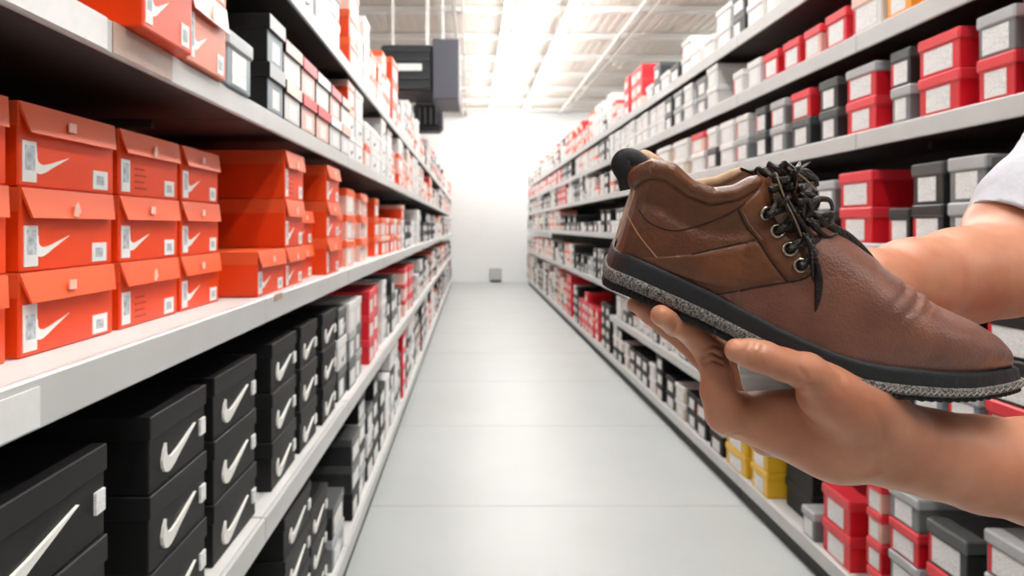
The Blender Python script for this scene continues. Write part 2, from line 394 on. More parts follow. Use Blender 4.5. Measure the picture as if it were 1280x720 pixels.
# --- left, orange shelf
XO = .637
stack('L', 'orange', .72, 1.018, XO, ['orange']*3, 'flap')
stack('L', 'orange', 1.034, 1.318, XO, ['orange']*3, 'flap')
stack('L', 'orange', 1.335, 1.60, XO, ['orange']*3, 'flap')
stack('L', 'orange', 1.612, 1.865, XO, ['orange']*3, 'flap')
stack('L', 'orange', 1.945, 2.235, .566, ['orange'], 'flap', .122)
stack('L', 'orange', 2.25, 2.50, .570, ['orange', 'orange', 'orange'], 'flap', [.122, .15, .15], d=.5)
stack('L', 'orange', 2.53, 2.78, .60, ['orange', 'orange'], 'flap', .122)
stack('L', 'orange', 2.84, 3.12, .56, ['orange']*3, 'flap', .142, d=.45)
fill('L', 'orange', 3.16, 4.6, .57, ['orange', 'orange', 'salmon', 'orangecharl'], ['flap', 'pale'], .122, (.2, .28), 2, 3, jit=.05)
fill('L', 'orange', 4.6, 6.4, .57, ['salmon', 'orange', 'white', 'orangecharl'], 'pale', .122, (.2, .28), 2, 3, jit=.05)
fill('L', 'orange', 6.4, 12.5, .57, ['black', 'black', 'char', 'white', 'white'], 'pale', .122, (.24, .3), 2, 3, jit=.05)
fill('L', 'orange', 12.6, YB-.3, .57, ['white', 'white', 'salmon', 'char'], 'pale', .122, (.24, .3), 2, 3, jit=.05)
# --- left, upper shelf
stack('L', 'upper', .72, 1.0, .545, ['orange']*2, 'flap', .135)
stack('L', 'upper', 1.15, 1.355, .512, ['orange']*2, 'flap', .155)
stack('L', 'upper', 1.37, 1.60, .53, ['coral', 'coral'], 'flap', .155)
stack('L', 'upper', 1.61, 1.80, .53, ['slate'], 'lid', .125)
stack('L', 'upper', 1.97, 2.14, .545, ['slate', 'slate'], 'fronted', .130, d=.5)
fill('L', 'upper', 2.15, 3.3, .545, ['redw', 'white', 'orangew'], 'fronted', .118, (.2, .27), 2, 2, jit=.005)
fill('L', 'upper', 3.32, 5, .545, ['salmon', 'white', 'orangecharl', 'white', 'orangew'], 'pale', .118, (.2, .27), 2, 3, jit=.02)
fill('L', 'upper', 5, 12, .545, ['white', 'white', 'salmon', 'black', 'char', 'beige', 'orangecharl'], 'pale', .118, (.2, .28), 2, 3, jit=.03)
fill('L', 'upper', 12, YB-.3, .545, ['white', 'black', 'salmon', 'white', 'orangecharl'], 'pale', .118, (.24, .3), 2, 3, jit=.03)
fill('L', 'top', 1.9, 3.3, .55, ['white', 'salmon', 'white', 'char'], 'pale', .122, (.2, .28), 2, 3, jit=.02)
stack('L', 'top', 3.32, 3.62, .55, ['orange', 'orange', 'salmon'], 'pale', .125)
fill('L', 'top', 3.63, 5.1, .55, ['white', 'salmon', 'orangew', 'orangecharl'], 'pale', .122, (.2, .28), 2, 3, jit=.02)
stack('L', 'top', 5.12, 5.5, .55, ['orange', 'orange', 'orange'], 'pale', .15)
fill('L', 'top', 5.55, YB-.3, .55, ['white', 'white', 'salmon', 'char', 'grey', 'redw'], 'pale', .122, (.24, .3), 2, 3, jit=.02)
# --- left, black shelf
stack('L', 'black', .78, 1.166, .575, ['black']*3, 'black', .142)
stack('L', 'black', 1.307, 1.600, .575, ['black']*3, 'black', .142)
stack('L', 'black', 1.645, 1.977, .578, ['black']*3, 'black', .142)
stack('L', 'black', 2.119, 2.429, .578, ['black']*3, 'black', .142)
stack('L', 'black', 2.474, 2.756, .578, ['black']*3, 'black', .142)
stack('L', 'black', 2.83, 3.12, .575, ['black']*3, 'black', .142)
fill('L', 'black', 3.2, 4.05, .565, ['char', 'grey', 'white'], 'pale', .135, (.2, .28), 3, 3)
fill('L', 'black', 4.08, 4.75, .565, ['red'], 'pale', .135, (.2, .28), 3, 3)
fill('L', 'black', 4.8, 6.2, .565, ['black', 'char', 'white'], 'pale', .135, (.2, .28), 2, 3)
fill('L', 'black', 6.25, 7.4, .565, ['red', 'red', 'redw'], 'pale', .135, (.2, .28), 3, 3)
fill('L', 'black', 7.45, YB-.3, .565, ['black', 'white', 'char', 'white', 'salmon'], 'pale', .13, (.24, .3), 2, 3)
# --- left, base
stack('L', 'base', 1.93, 2.16, .60, ['beige', 'black'], 'pale', .13)
stack('L', 'base', 2.22, 2.58, .565, ['black']*4, 'black', .13)
stack('L', 'base', 2.62, 2.93, .575, ['black']*3, 'black', .13)
fill('L', 'base', 2.98, 3.5, .56, ['grey', 'char', 'char'], 'pale', .13, (.22, .28), 2, 3, gap=.2)
fill('L', 'base', 3.5, 6.0, .56, ['char', 'white', 'black', 'black', 'grey'], 'pale', .13, (.24, .3), 3, 4)
stack('L', 'base', 6.02, 6.3, .56, ['red']*4, 'pale', .13)
fill('L', 'base', 6.35, YB-.3, .56, ['black', 'white', 'char', 'white', 'salmon', 'black'], 'pale', .13, (.24, .3), 3, 4)
# --- right, chest-height shelf
def RY(px): return F*XR/(px-HX)
def rst(shelf, px0, px1, cols, h=.128, kind='lid', d=.34, dx=0):
    stack('R', shelf, RY(px1), RY(px0), XR+.004+dx, cols, kind, h, d)
rst('chest', 1275, 1345, ['char', 'red']); rst('chest', 1216, 1268, ['red', 'grey']); rst('chest', 1143, 1199, ['red', 'red'])
rst('chest', 1109, 1137, ['grey', 'char']); rst('chest', 1055, 1093, ['red', 'redgrey']); rst('chest', 1021, 1046, ['char', 'char'])
rst('chest', 986, 1012, ['char', 'red']); rst('chest', 961, 980, ['grey', 'grey']); rst('chest', 942, 957, ['char', 'char'])
rst('chest', 918, 934, ['grey', 'white']); rst('chest', 898, 915, ['white', 'white']); rst('chest', 882, 894, ['char', 'white'])
rst('chest', 862, 879, ['white', 'redw']); rst('chest', 840, 858, ['beige', 'white']); rst('chest', 820, 836, ['white', 'beige'])
fill('R', 'chest', RY(815), 9.5, XR+.006, ['char', 'white', 'white', 'black', 'salmon'], ['pale', 'lid'], .12, (.2, .26), 1, 2, gap=.15)
fill('R', 'chest', 9.55, 12, XR+.006, ['white', 'char', 'white'], 'pale', .12, (.2, .26), 2, 3)
fill('R', 'chest', 12, 13.3, XR+.006, ['red'], 'pale', .12, (.2, .26), 3, 3)
fill('R', 'chest', 13.4, YB-.3, XR+.006, ['white', 'orangew', 'char'], 'pale', .12, (.2, .26), 2, 3)
# --- right, high shelf
rst('high', 1144, 1200, ['amber'], .14); rst('high', 1104, 1137, ['amber'], .14); rst('high', 1062, 1100, ['orangew'], .15); rst('high', 1029, 1057, ['red'], .14)
rst('high', 1003, 1024, ['redw'], .13); rst('high', 976, 999, ['red'], .13); rst('high', 952, 972, ['red'], .13); rst('high', 932, 949, ['white'], .14)
rst('high', 914, 928, ['white'], .13); rst('high', 882, 895, ['white', 'white']); 
fill('R', 'high', RY(878), 9, XR+.006, ['white', 'white', 'white', 'grey', 'char'], ['lid', 'pale'], .122, (.2, .25), 2, 2)
fill('R', 'high', 9, 11.2, XR+.006, ['white', 'orangew', 'salmon'], 'pale', .12, (.2, .26), 2, 2)
fill('R', 'high', 11.3, 12.6, XR+.006, ['char', 'black'], 'pale', .12, (.2, .26), 2, 2)
fill('R', 'high', 12.7, YB-.3, XR+.006, ['white', 'red', 'redw', 'orangew'], 'pale', .12, (.2, .26), 2, 2)
# --- right, top row
fill('R', 'top', 3.35, 6.6, XR+.006, ['white', 'white', 'char', 'white', 'white'], ['lid', 'pale'], .125, (.2, .26), 1, 2)
fill('R', 'top', 6.65, 7.5, XR+.006, ['red', 'redw', 'red'], 'pale', .125, (.2, .26), 2, 3)
fill('R', 'top', 7.55, 9.4, XR+.006, ['white', 'black', 'white', 'redw'], 'pale', .125, (.2, .26), 1, 3)
fill('R', 'top', 9.4, 12.2, XR+.006, ['red', 'orangecharl', 'redw', 'salmon'], 'pale', .125, (.2, .26), 2, 3)
fill('R', 'top', 12.25, YB-.3, XR+.006, ['white', 'char', 'orangew', 'redw', 'white'], 'pale', .125, (.2, .26), 1, 3)
# --- right, middle shelf (behind the laces)
rst('middle', 1236, 1275, ['char', 'dark'], .135); rst('middle', 1181, 1231, ['grey', 'grey'], .14); rst('middle', 1136, 1177, ['dark', 'char'], .138)
rst('middle', 1104, 1132, ['dark'], .13, dx=.01); rst('middle', 1046, 1089, ['red', 'red'], .14); rst('middle', 1018, 1042, ['char', 'grey'], .13)
rst('middle', 990, 1014, ['white', 'char'], .13)
fill('R', 'middle', RY(984), 9.3, XR+.006, ['char', 'black', 'white'], 'lid', .125, (.22, .27), 1, 2, gap=.1)
fill('R', 'middle', 9.4, 13, XR+.03, ['black', 'black', 'char', 'white'], 'pale', .12, (.22, .27), 1, 2, gap=.3)
fill('R', 'middle', 13, YB-.3, XR+.006, ['white', 'salmon', 'char', 'beige', 'white'], 'pale', .12, (.22, .27), 2, 3)
# --- right, low shelf
rst('low', 1228, 1290, ['red', 'black', 'black'], .13); rst('low', 1180, 1222, ['slate', 'black', 'black'], .13); rst('low', 1137, 1175, ['slate', 'black'], .13)
fill('R', 'low', RY(1133), 3.3, XR+.006, ['slate', 'char', 'red', 'slate', 'redw'], 'lid', .13, (.2, .25), 2, 3)
fill('R', 'low', 3.3, 7.5, XR+.006, ['char', 'white', 'black', 'beige'], 'lid', .13, (.2, .26), 2, 3)
fill('R', 'low', 7.5, 11, XR+.006, ['char', 'white', 'black', 'char', 'grey'], 'pale', .12, (.2, .26), 1, 3)
fill('R', 'low', 11, YB-.3, XR+.006, ['salmon', 'white', 'beige', 'char', 'orangew'], 'pale', .12, (.2, .26), 2, 3)
# --- right, half-height extra shelf
def fill_z(z, y0, y1, pal, kind, h, wv, n0, n1, name):
    y = y0
    LV_R.append((name, z, 0))
    fill('R', name, y0, y1, XR+.012, pal, kind, h, wv, n0, n1)
fill_z(CH-.965, 4.25, 8.05, ['white', 'orangew', 'char', 'beige', 'black'], 'pale', .12, (.2, .26), 1, 2, 'extra')
# --- right, base
rst('base', 1226, 1300, ['char', 'white', 'grey', 'grey'], .128); rst('base', 1155, 1206, ['char', 'red', 'char'], .145); rst('base', 1108, 1146, ['grey', 'grey', 'red', 'grey'], .118)
rst('base', 1080, 1100, ['red', 'red', 'redw', 'redw'], .11); rst('base', 1022, 1058, ['red', 'red'], .145, dx=.01); rst('base', 1000, 1016, ['grey'], .13)
rst('base', 962, 996, ['black', 'black', 'black'], .14, 'plain', dx=.07)
rst('base', 936, 958, ['yellow', 'yellow'], .13); rst('base', 905, 931, ['yellow', 'yellow', 'beige'], .12); rst('base', 885, 902, ['black', 'white', 'black'], .12)
fill('R', 'base', RY(880), 8.1, XR+.008, ['black', 'white', 'black', 'beige'], 'lid', .12, (.2, .26), 2, 3)
fill('R', 'base', 8.15, 8.9, XR+.008, ['black'], 'pale', .13, (.24, .3), 4, 4)
fill('R', 'base', 8.95, 10.6, XR+.008, ['red', 'red', 'orangecharl', 'red'], 'pale', .13, (.2, .26), 3, 4)
fill('R', 'base', 10.65, 11.4, XR+.008, ['black', 'white'], 'pale', .13, (.2, .26), 4, 4)
fill('R', 'base', 11.45, 12.1, XR+.008, ['red'], 'pale', .13, (.2, .26), 5, 5)
fill('R', 'base', 12.15, YB-.3, XR+.008, ['white', 'char', 'beige', 'black', 'salmon'], 'pale', .13, (.2, .26), 4, 5)

SHELFN = {('L', 'orange'): 'the orange-box shelf', ('L', 'upper'): 'the shelf above the orange boxes', ('L', 'top'): 'the topmost left shelf', ('L', 'black'): 'the black-box shelf',
          ('L', 'base'): 'the lowest left shelf', ('R', 'chest'): 'the shelf above the laces', ('R', 'high'): 'the second right shelf from top', ('R', 'top'): 'the topmost right shelf',
          ('R', 'middle'): 'the shelf behind the laces', ('R', 'low'): 'the shelf behind the sole', ('R', 'extra'): 'the short shelf behind the fingers', ('R', 'base'): 'the lowest right shelf'}
ORD = ['first', 'second', 'third', 'fourth', 'fifth', 'sixth', 'seventh', 'eighth', 'ninth', 'tenth', 'eleventh', 'twelfth', 'thirteenth', 'fourteenth', 'fifteenth', 'sixteenth', 'seventeenth', 'eighteenth', 'nineteenth', 'twentieth']
def level_word(i, n):
    if n == 1: return 'standing alone'
    if i == 0: return 'bottom'
    if i == n-1: return 'top'
    if n == 3: return 'middle'
    return {1: 'second-up', 2: 'third-up', 3: 'fourth-up'}[i]
def area(b):
    a = b['w']*b['h']*(abs(b['x']))/(b['y']**3)       # grazing view of the aisle face
    z0 = (b['z']-CH)/b['y']; z1 = (b['z']+b['h']-CH)/b['y']
    px = HX+(-1 if b['side'] == 'L' else 1)*F*b['x']/b['y']
    if not (-60 < px < 1340) or HY-F*z0 < -5 or HY-F*z1 > 725: a *= .05
    return a
MC = {}
def get_mesh(kind, w, h, d, col, v, part=None):
    key = (kind, round(w, 2), round(h, 3), round(d, 2), col, v, part)
    if key not in MC:
        P = KIND[kind](round(w, 2), h, round(d, 2), COLS[col], v)
        if part == '?': MC[key] = {k: m.mesh(k) for k, (m, _) in P.items()}
        else:
            tot = MB()
            for m, _ in P.values(): tot.add(m)
            MC[key] = tot
    return MC[key]
MM = {}
NPART, NIND = 110, 300
for side in 'LR':
    L_ = [b for b in BOXES if b['side'] == side]; L_.sort(key=area, reverse=True)
    kn = 'shoe_box' if side == 'L' else 'lidded_shoe_box'
    rotz = math.pi/2 if side == 'L' else -math.pi/2
    rest = MB()
    for i, b in enumerate(L_):
        x = -b['x'] if side == 'L' else b['x']
        cname = COLS[b['col']][2]; sh = SHELFN[(side, b['shelf'])]
        v = b['v'] if i < NPART else b['v'] % 4
        b['w'] = math.floor(b['w']*100)/100 if i < 40 else math.floor(b['w']*50)/50
        if b['si'] <= 20:
            lw = level_word(b['li'], b['n'])
            if lw == 'standing alone': lab = '%s shoe box standing alone, %s from near end, %s' % (cname, ORD[b['si']-1], sh.replace('the ', '', 1))
            else: lab = '%s shoe box, %s of %s stack from near end, %s' % (cname, lw, ORD[b['si']-1], sh.replace('the ', '', 1))
            grp = 'shoe boxes on ' + sh
        else:
            dist = 'midway' if b['y'] < 9 else 'far' if b['y'] < 14 else 'farthest'
            lab = 'blurred %s shoe box in the %s stretch of %s' % (cname, dist, sh)
            grp = '%s shoe boxes, %s stretch of %s' % (cname, dist, sh)
        if i < NPART:
            t = empty(kn, (x, b['y'], b['z']), rotz+b['yaw'], label=lab, category='shoe box', group=grp)
            for k2, me in get_mesh(b['kind'], b['w'], b['h'], b['d'], b['col'], v, '?').items(): link(k2, me, t)
        elif i < NIND:
            g = get_mesh(b['kind'], b['w'], b['h'], b['d'], b['col'], v)
            if id(g) not in MM: MM[id(g)] = g.mesh(kn)
            o = link(kn, MM[id(g)], label=lab, category='shoe box', group=grp); o.location = (x, b['y'], b['z']); o.rotation_euler.z = rotz+b['yaw']
        else:
            g = get_mesh(b['kind'], b['w'], b['h'], b['d'], b['col'], v)
            rest.add(g, Matrix.Translation((x, b['y'], b['z'])) @ Matrix.Rotation(rotz+b['yaw'], 4, 'Z'))
    rest.build(kn, label='%s shoe boxes blurred in the far distance of the %s racking' % (('stacked', 'left') if side == 'L' else ('lidded', 'right')), category='shoe boxes', kind='stuff')
print('boxes', len(BOXES), sum(b['side'] == 'L' for b in BOXES))
# ------------------------------------------------------------------ leather shoe
YS = .55; ROLL = math.radians(12)
def P3(px, py, Y): return Vector(((px-HX)*Y/F, Y, CH-(py-HY)*Y/F))
def interp(xs, ys, x):
    return float(np.interp(x, xs, ys))
def catmull(pts, n):
    """smooth curve through points (any dimension), n samples per span"""
    pts = [Vector(p) for p in pts]; out = []
    for i in range(len(pts)-1):
        p0 = pts[max(i-1, 0)]; p1 = pts[i]; p2 = pts[i+1]; p3 = pts[min(i+2, len(pts)-1)]
        for k in range(n):
            t = k/n; out.append(.5*((2*p1)+(p2-p0)*t+(2*p0-5*p1+4*p2-p3)*t*t+(3*p1-p0-3*p2+p3)*t**3))
    out.append(pts[-1]); return out
def tube(b, path, rad, m, seg=8, flat=1.0, up=None, closed=False):
    path = [Vector(p) for p in path]; n = len(path); rings = []
    prev = None
    for i, p in enumerate(path):
        a = path[(i-1) % n] if (closed or i > 0) else path[i]; c = path[(i+1) % n] if (closed or i < n-1) else path[i]
        t = (c-a).normalized() if (c-a).length > 1e-9 else Vector((1, 0, 0))
        if prev is None:
            ref = up or (Vector((0, 0, 1)) if abs(t.z) < .9 else Vector((0, 1, 0))); u = (ref - t*ref.dot(t)).normalized()
        else: u = (prev - t*prev.dot(t)).normalized()
        prev = u; v = t.cross(u); r = rad[i] if isinstance(rad, (list, tuple)) else rad
        rings.append([p+(u*math.cos(2*math.pi*k/seg)+v*flat*math.sin(2*math.pi*k/seg))*r for k in range(seg)])
    V = [q for r_ in rings for q in r_]; Fs = []
    for i in range(n if closed else n-1):
        for k in range(seg):
            j = (i+1) % n; Fs.append((i*seg+k, i*seg+(k+1) % seg, j*seg+(k+1) % seg, j*seg+k))
    if not closed: Fs += [tuple(range(seg))[::-1], tuple((n-1)*seg+k for k in range(seg))]
    b.quadmesh(V, Fs, m); return b
# seam line (px, upper meets welt, near side), half width (m), top line (px)
ST = [  # seam x, seam y, top x, top y, half width
 (768, 312, 797, 224, .004), (771, 314, 798, 217, .014), (777, 317, 802, 210, .023), (788, 321, 811, 205, .030), (808, 329, 829, 207, .0345), (832, 340, 851, 226, .036), (860, 353, 878, 236, .036),
 (890, 367, 907, 231, .036), (920, 383, 938, 214, .037), (950, 399, 974, 230, .039), (980, 414, 1005, 258, .042), (1010, 428, 1032, 280, .045), (1040, 441, 1060, 299, .048), (1070, 451, 1086, 319, .050),
 (1100, 457, 1111, 340, .0505), (1130, 461, 1136, 360, .050), (1160, 464, 1163, 378, .048), (1190, 466, 1192, 391, .044), (1215, 466, 1216, 402, .038), (1237, 464, 1237, 415, .030), (1252, 462, 1251, 429, .021), (1261, 460, 1259, 444, .011), (1264, 459, 1263, 452, .004)]
SU = [0]
for a, b_ in zip(ST, ST[1:]): SU.append(SU[-1]+math.hypot(b_[0]-a[0], b_[1]-a[1]))
SU = [s/SU[-1] for s in SU]
STA = np.array(ST, float)
U_OPEN = SU[8]
def hsmooth(u, col):
    return interp(SU, STA[:, col], u)
def frame(u):
    """centre of the footbed line, width axis, height vector, half width at u"""
    sx, sy, tx, ty, hw = [hsmooth(u, c) for c in range(5)]
    cosr, sinr = math.cos(ROLL), math.sin(ROLL)
    # in-plane normal of the seam curve
    e = .02; xa, ya = hsmooth(max(u-e, 0), 0), hsmooth(max(u-e, 0), 1); xb, yb = hsmooth(min(u+e, 1), 0), hsmooth(min(u+e, 1), 1)
    t = Vector((xb-xa, 0, -(yb-ya))).normalized(); nrm = Vector((-t.z, 0, t.x))
    W = Vector((0, cosr, 0)) + nrm*sinr
    E = P3(sx, sy, YS-hw*cosr); Cc = E + W*hw
    Tt = P3(tx, ty, YS - .085*sinr*.6); V = Tt-Cc
    return Cc, W, V, hw, nrm, t
NU = 230; us = [i/NU for i in range(NU+1)]
# denser at both ends
us = sorted(set([round(.5-.5*math.cos(math.pi*u)*1.0, 5) for u in us]))
NH = 24
def open_hc(u): return interp([0, SU[2], SU[4], SU[7], U_OPEN], [.003, .018, .026, .029, .026], u)
upper_v = []; upper_f = []
def PUF(a): return .0042*math.exp(-((a-.84)/.13)**2)-.0016*math.exp(-((a-.60)/.05)**2)
def upper_pt(u, s, a):
    """s=-1 near, +1 far; a 0..1 from seam to rim or ridge"""
    Cc, W, V, hw, nrm, t = frame(u)
    if u <= U_OPEN:
        pass
        hc = open_hc(u); bul = 1+.10*math.sin(math.pi*min(1, a*1.3)**.8)
        w_ = (hw*(1-a**1.6)+hc*a**1.6)*bul if hw > .01 else hw*(1-a)+hc*a
    th = a*math.pi/2; q = .78
    wd = hw*(math.cos(th)**q if a < 1 else 0)*(1+.05*math.sin(2*th)); kd = math.sin(th)**.85
    if u > U_OPEN:
        mixf = min(1, (u-U_OPEN)/.12); mixf = mixf*mixf*(3-2*mixf)
        hc = .026*(1-mixf); wo = (hw*(1-a**1.6)+hc*a**1.6)
        w_ = wo*(1-mixf)+wd*mixf; k = a*(1-mixf)+kd*mixf
        w_ += (1-mixf)*PUF(a)
    else: k = a; w_ += PUF(a)*min(1, hw/.03)
    P = Cc + W*(s*w_) + V*k
    # vamp crease behind the toes
    px = hsmooth(u, 0)
    if 1040 < px < 1190 and a > .15:
        for cx, amp, wd2 in ((1149, .0020, 4.5), (1157, -.0030, 3), (1165, .0021, 4), (1172, -.0014, 3), (1179, .0008, 3), (1138, -.0014, 3), (1130, .0010, 3.5), (1120, -.0009, 3), (1108, -.0008, 4), (1096, .0006, 4)):
            cxx = cx - 20 - (1-a)*62*(-s) ; P = P + V.normalized()*amp*math.exp(-((px-cxx)/wd2)**2)*min(1, (a-.15)*2.0)
    return P
LEATH_TOP = []
for u in us:
    for s in (-1, 1):
        for j in range(NH+1): upper_v.append(upper_pt(u, s, j/NH))
R = 2*(NH+1)
for i in range(len(us)-1):
    for s in (0, 1):
        for j in range(NH):
            a = i*R+s*(NH+1)+j; f = (a, a+1, a+1+R, a+R); upper_f.append(f if s else f[::-1])
    if us[i] >= U_OPEN:
        a = i*R+NH; b_ = i*R+2*NH+1; upper_f.append((a, a+R, b_+R, b_))
for i in (0, len(us)-1):
    pass
def leather(nm, rgb, rgb2, rough=.42, bs=180, bump=.35):
    m = bpy.data.materials.new(nm); m.use_nodes = True; N = m.node_tree.nodes; L = m.node_tree.links; b = N['Principled BSDF']
    tc = N.new('ShaderNodeTexCoord'); n1 = N.new('ShaderNodeTexNoise'); n1.inputs['Scale'].default_value = 28; n1.inputs['Detail'].default_value = 6
    L.new(tc.outputs['Object'], n1.inputs['Vector']); r = N.new('ShaderNodeValToRGB'); r.color_ramp.elements[0].position = .32; r.color_ramp.elements[1].position = .72
    r.color_ramp.elements[0].color = (*lin(rgb), 1); r.color_ramp.elements[1].color = (*lin(rgb2), 1); L.new(n1.outputs['Fac'], r.inputs[0]); L.new(r.outputs[0], b.inputs['Base Color'])
    v = N.new('ShaderNodeTexVoronoi'); v.feature = 'F1'; v.inputs['Scale'].default_value = bs*2.2; L.new(tc.outputs['Object'], v.inputs['Vector'])
    n2 = N.new('ShaderNodeTexNoise'); n2.inputs['Scale'].default_value = bs; n2.inputs['Detail'].default_value = 4; L.new(tc.outputs['Object'], n2.inputs['Vector'])
    ad = N.new('ShaderNodeMath'); ad.operation = 'ADD'; L.new(v.outputs['Distance'], ad.inputs[0]); L.new(n2.outputs['Fac'], ad.inputs[1])
    bp = N.new('ShaderNodeBump'); bp.inputs['Strength'].default_value = bump; bp.inputs['Distance'].default_value = .0008
    L.new(ad.outputs[0], bp.inputs['Height']); L.new(bp.outputs[0], b.inputs['Normal']); b.inputs['Roughness'].default_value = rough
    b.inputs['Coat Weight'].default_value = .12; b.inputs['Coat Roughness'].default_value = .35
    if 'vamp' in nm: b.inputs['Coat Weight'].default_value = .6; b.inputs['Coat Roughness'].default_value = .34
    MATS[nm] = m; return m
M_LEA = leather('tan_brown_leather', (90, 49, 25), (120, 69, 38), .38); M_LEA2 = leather('brown_eyestay_leather', (96, 53, 27), (128, 74, 42), .36, 140, .25); M_VAMP = leather('pebbled_vamp_leather', (108, 62, 45), (140, 88, 68), .30, 230, .45)  # vamp: pinker brown leather, base lightened to carry the highlight on top
M_SEAM = mat('dark_seam', (56, 27, 16), .8); M_STITCH = mat('tan_thread', (176, 128, 96), .6)
M_LACE = mat('dark_brown_lace', (34, 24, 19), .30, noise=.4, nscale=160, bump=.9, bscale=420)
M_LINE = mat('beige_lining', (206, 172, 142), .85, noise=.12, nscale=60, bump=.4, bscale=400)
M_RUB = mat('black_rubber', (34, 34, 36), .55, noise=.15, nscale=80, bump=.3, bscale=300); M_TREAD = mat('matt_black_tread', (22, 22, 23), .7, bump=.4, bscale=200)
M_METAL = mat('brass_steel_eyelet', (196, 182, 160), .25, metal=1.0)
def grit():
    m = bpy.data.materials.new('grey_grit_rand'); m.use_nodes = True; N = m.node_tree.nodes; L = m.node_tree.links; b = N['Principled BSDF']
    tc = N.new('ShaderNodeTexCoord'); v = N.new('ShaderNodeTexVoronoi'); v.inputs['Scale'].default_value = 900; L.new(tc.outputs['Object'], v.inputs['Vector'])
    n = N.new('ShaderNodeTexNoise'); n.inputs['Scale'].default_value = 700; n.inputs['Detail'].default_value = 3; L.new(tc.outputs['Object'], n.inputs['Vector'])
    r = N.new('ShaderNodeValToRGB'); r.color_ramp.elements[0].position = .38; r.color_ramp.elements[1].position = .62
    r.color_ramp.elements[0].color = (*lin((58, 55, 53)), 1); r.color_ramp.elements[1].color = (*lin((158, 150, 142)), 1); L.new(n.outputs['Fac'], r.inputs[0]); L.new(r.outputs[0], b.inputs['Base Color'])
    bp = N.new('ShaderNodeBump'); bp.inputs['Strength'].default_value = .8; bp.inputs['Distance'].default_value = .001; L.new(v.outputs['Distance'], bp.inputs['Height']); L.new(bp.outputs[0], b.inputs['Normal'])
    b.inputs['Roughness'].default_value = .65; return m
M_GRIT = grit()
shoe = empty('leather_shoe', tuple(P3(1000, 480, YS)), label='brown lace-up leather shoe with black rubber sole held up in two hands', category='shoe')
INV = Matrix.Translation(-Vector(shoe.location))
def shoebuild(b, name, parent=None, smooth=True, **p):
    b.v = [tuple(INV @ Vector(q)) for q in b.v]
    o = b.build(name, parent or shoe, smooth, **p); return o
def isvamp(f):
    c = sum((Vector(upper_v[i]) for i in f), Vector())/len(f); x = HX+F*c.x/c.y; y = HY-F*(c.z-CH)/c.y
    return x > 1019 or (x > 890 and y > float(np.interp(x, [890, 925, 960, 1000, 1019], [370, 363, 356, 350, 339])))
b = MB(); b.quadmesh(upper_v, upper_f, M_LEA); mv = b.mi(M_VAMP)
for i_, f_ in enumerate(upper_f):
    if isvamp(f_): b.m[i_] = mv
bvh = BVHTree.FromPolygons([Vector(v) for v in upper_v], upper_f)
shoebuild(b, 'upper')
CAMP = Vector((0, 0, CH))
def hit(px, py, off=0.0):
    d = (P3(px, py, 1.0)-CAMP).normalized(); loc, nr, idx, dist = bvh.ray_cast(CAMP, d)
    if loc is None:
        loc, nr, idx, dist = bvh.find_nearest(P3(px, py, YS-.03))
    if nr.dot(d) > 0: nr = -nr
    return loc+nr*off, nr
# lining (inner walls + insole)
b = MB(); V = []; Fs = []; ul = [u for u in us if u <= U_OPEN+.10]; q = 10
for u in ul:
    Cc, W, Vv, hw, nrm, t = frame(u); row = []
    for s in (-1, 1):
        for j in range(q+1):
            a = 1-j/q if s == -1 else j/q
            a2 = .12+.86*a; hc = open_hc(min(u, U_OPEN)); w_ = max(.001, (hw*(1-a2**1.6)+hc*a2**1.6)-.004)
            row.append(Cc+W*(s*w_)+Vv*a2)
    V += row
R2 = 2*(q+1)
for i in range(len(ul)-1):
    for j in range(R2-1): Fs.append((i*R2+j, i*R2+j+1, (i+1)*R2+j+1, (i+1)*R2+j))
b.quadmesh(V, Fs, M_LINE); shoebuild(b, 'lining', label='beige inner lining')
# padded collar roll following the rim
rim = []
uo = [u for u in us if u <= U_OPEN]
for u in reversed(uo[2:]): rim.append((upper_pt(u, -1, .975), u))
for u in uo[2:]: rim.append((upper_pt(u, 1, .975), u))
half_ = len(uo[2:])
def rr_(u, far): return interp([0, SU[3], SU[5], U_OPEN*.93, U_OPEN], [.0072, .0078, .0068, .0056, .0034], u)*(1 if not far else interp([0, SU[3], SU[4]], [1, 1, .55], u))
b = MB(); kx = [i for i, (p, u) in enumerate(rim) if i <= half_ or u < SU[3]]
tube(b, [rim[i][0] for i in kx], [rr_(rim[i][1], i > half_) for i in kx], M_LEA, 12); shoebuild(b, 'collar', label='padded brown collar')
b = MB(); kx = [i for i, (p, u) in enumerate(rim) if i > half_ and u >= SU[3]*.8]
tube(b, [rim[i][0]-Vector((0, .004, 0)) for i in kx], [rr_(rim[i][1], True)*1.25 for i in kx], M_LINE, 12); shoebuild(b, 'lining_edge', label='beige padded edge of the lining')
# heel pull tab
b = MB(); pp = catmull([P3(790, 236, YS), P3(786, 219, YS), P3(779, 206, YS), P3(784, 200, YS), P3(795, 205, YS), P3(800, 219, YS)], 6)
tube(b, pp, .0062, M_TREAD, 10, flat=1.5); shoebuild(b, 'pull_tab', label='dark fabric heel pull tab')
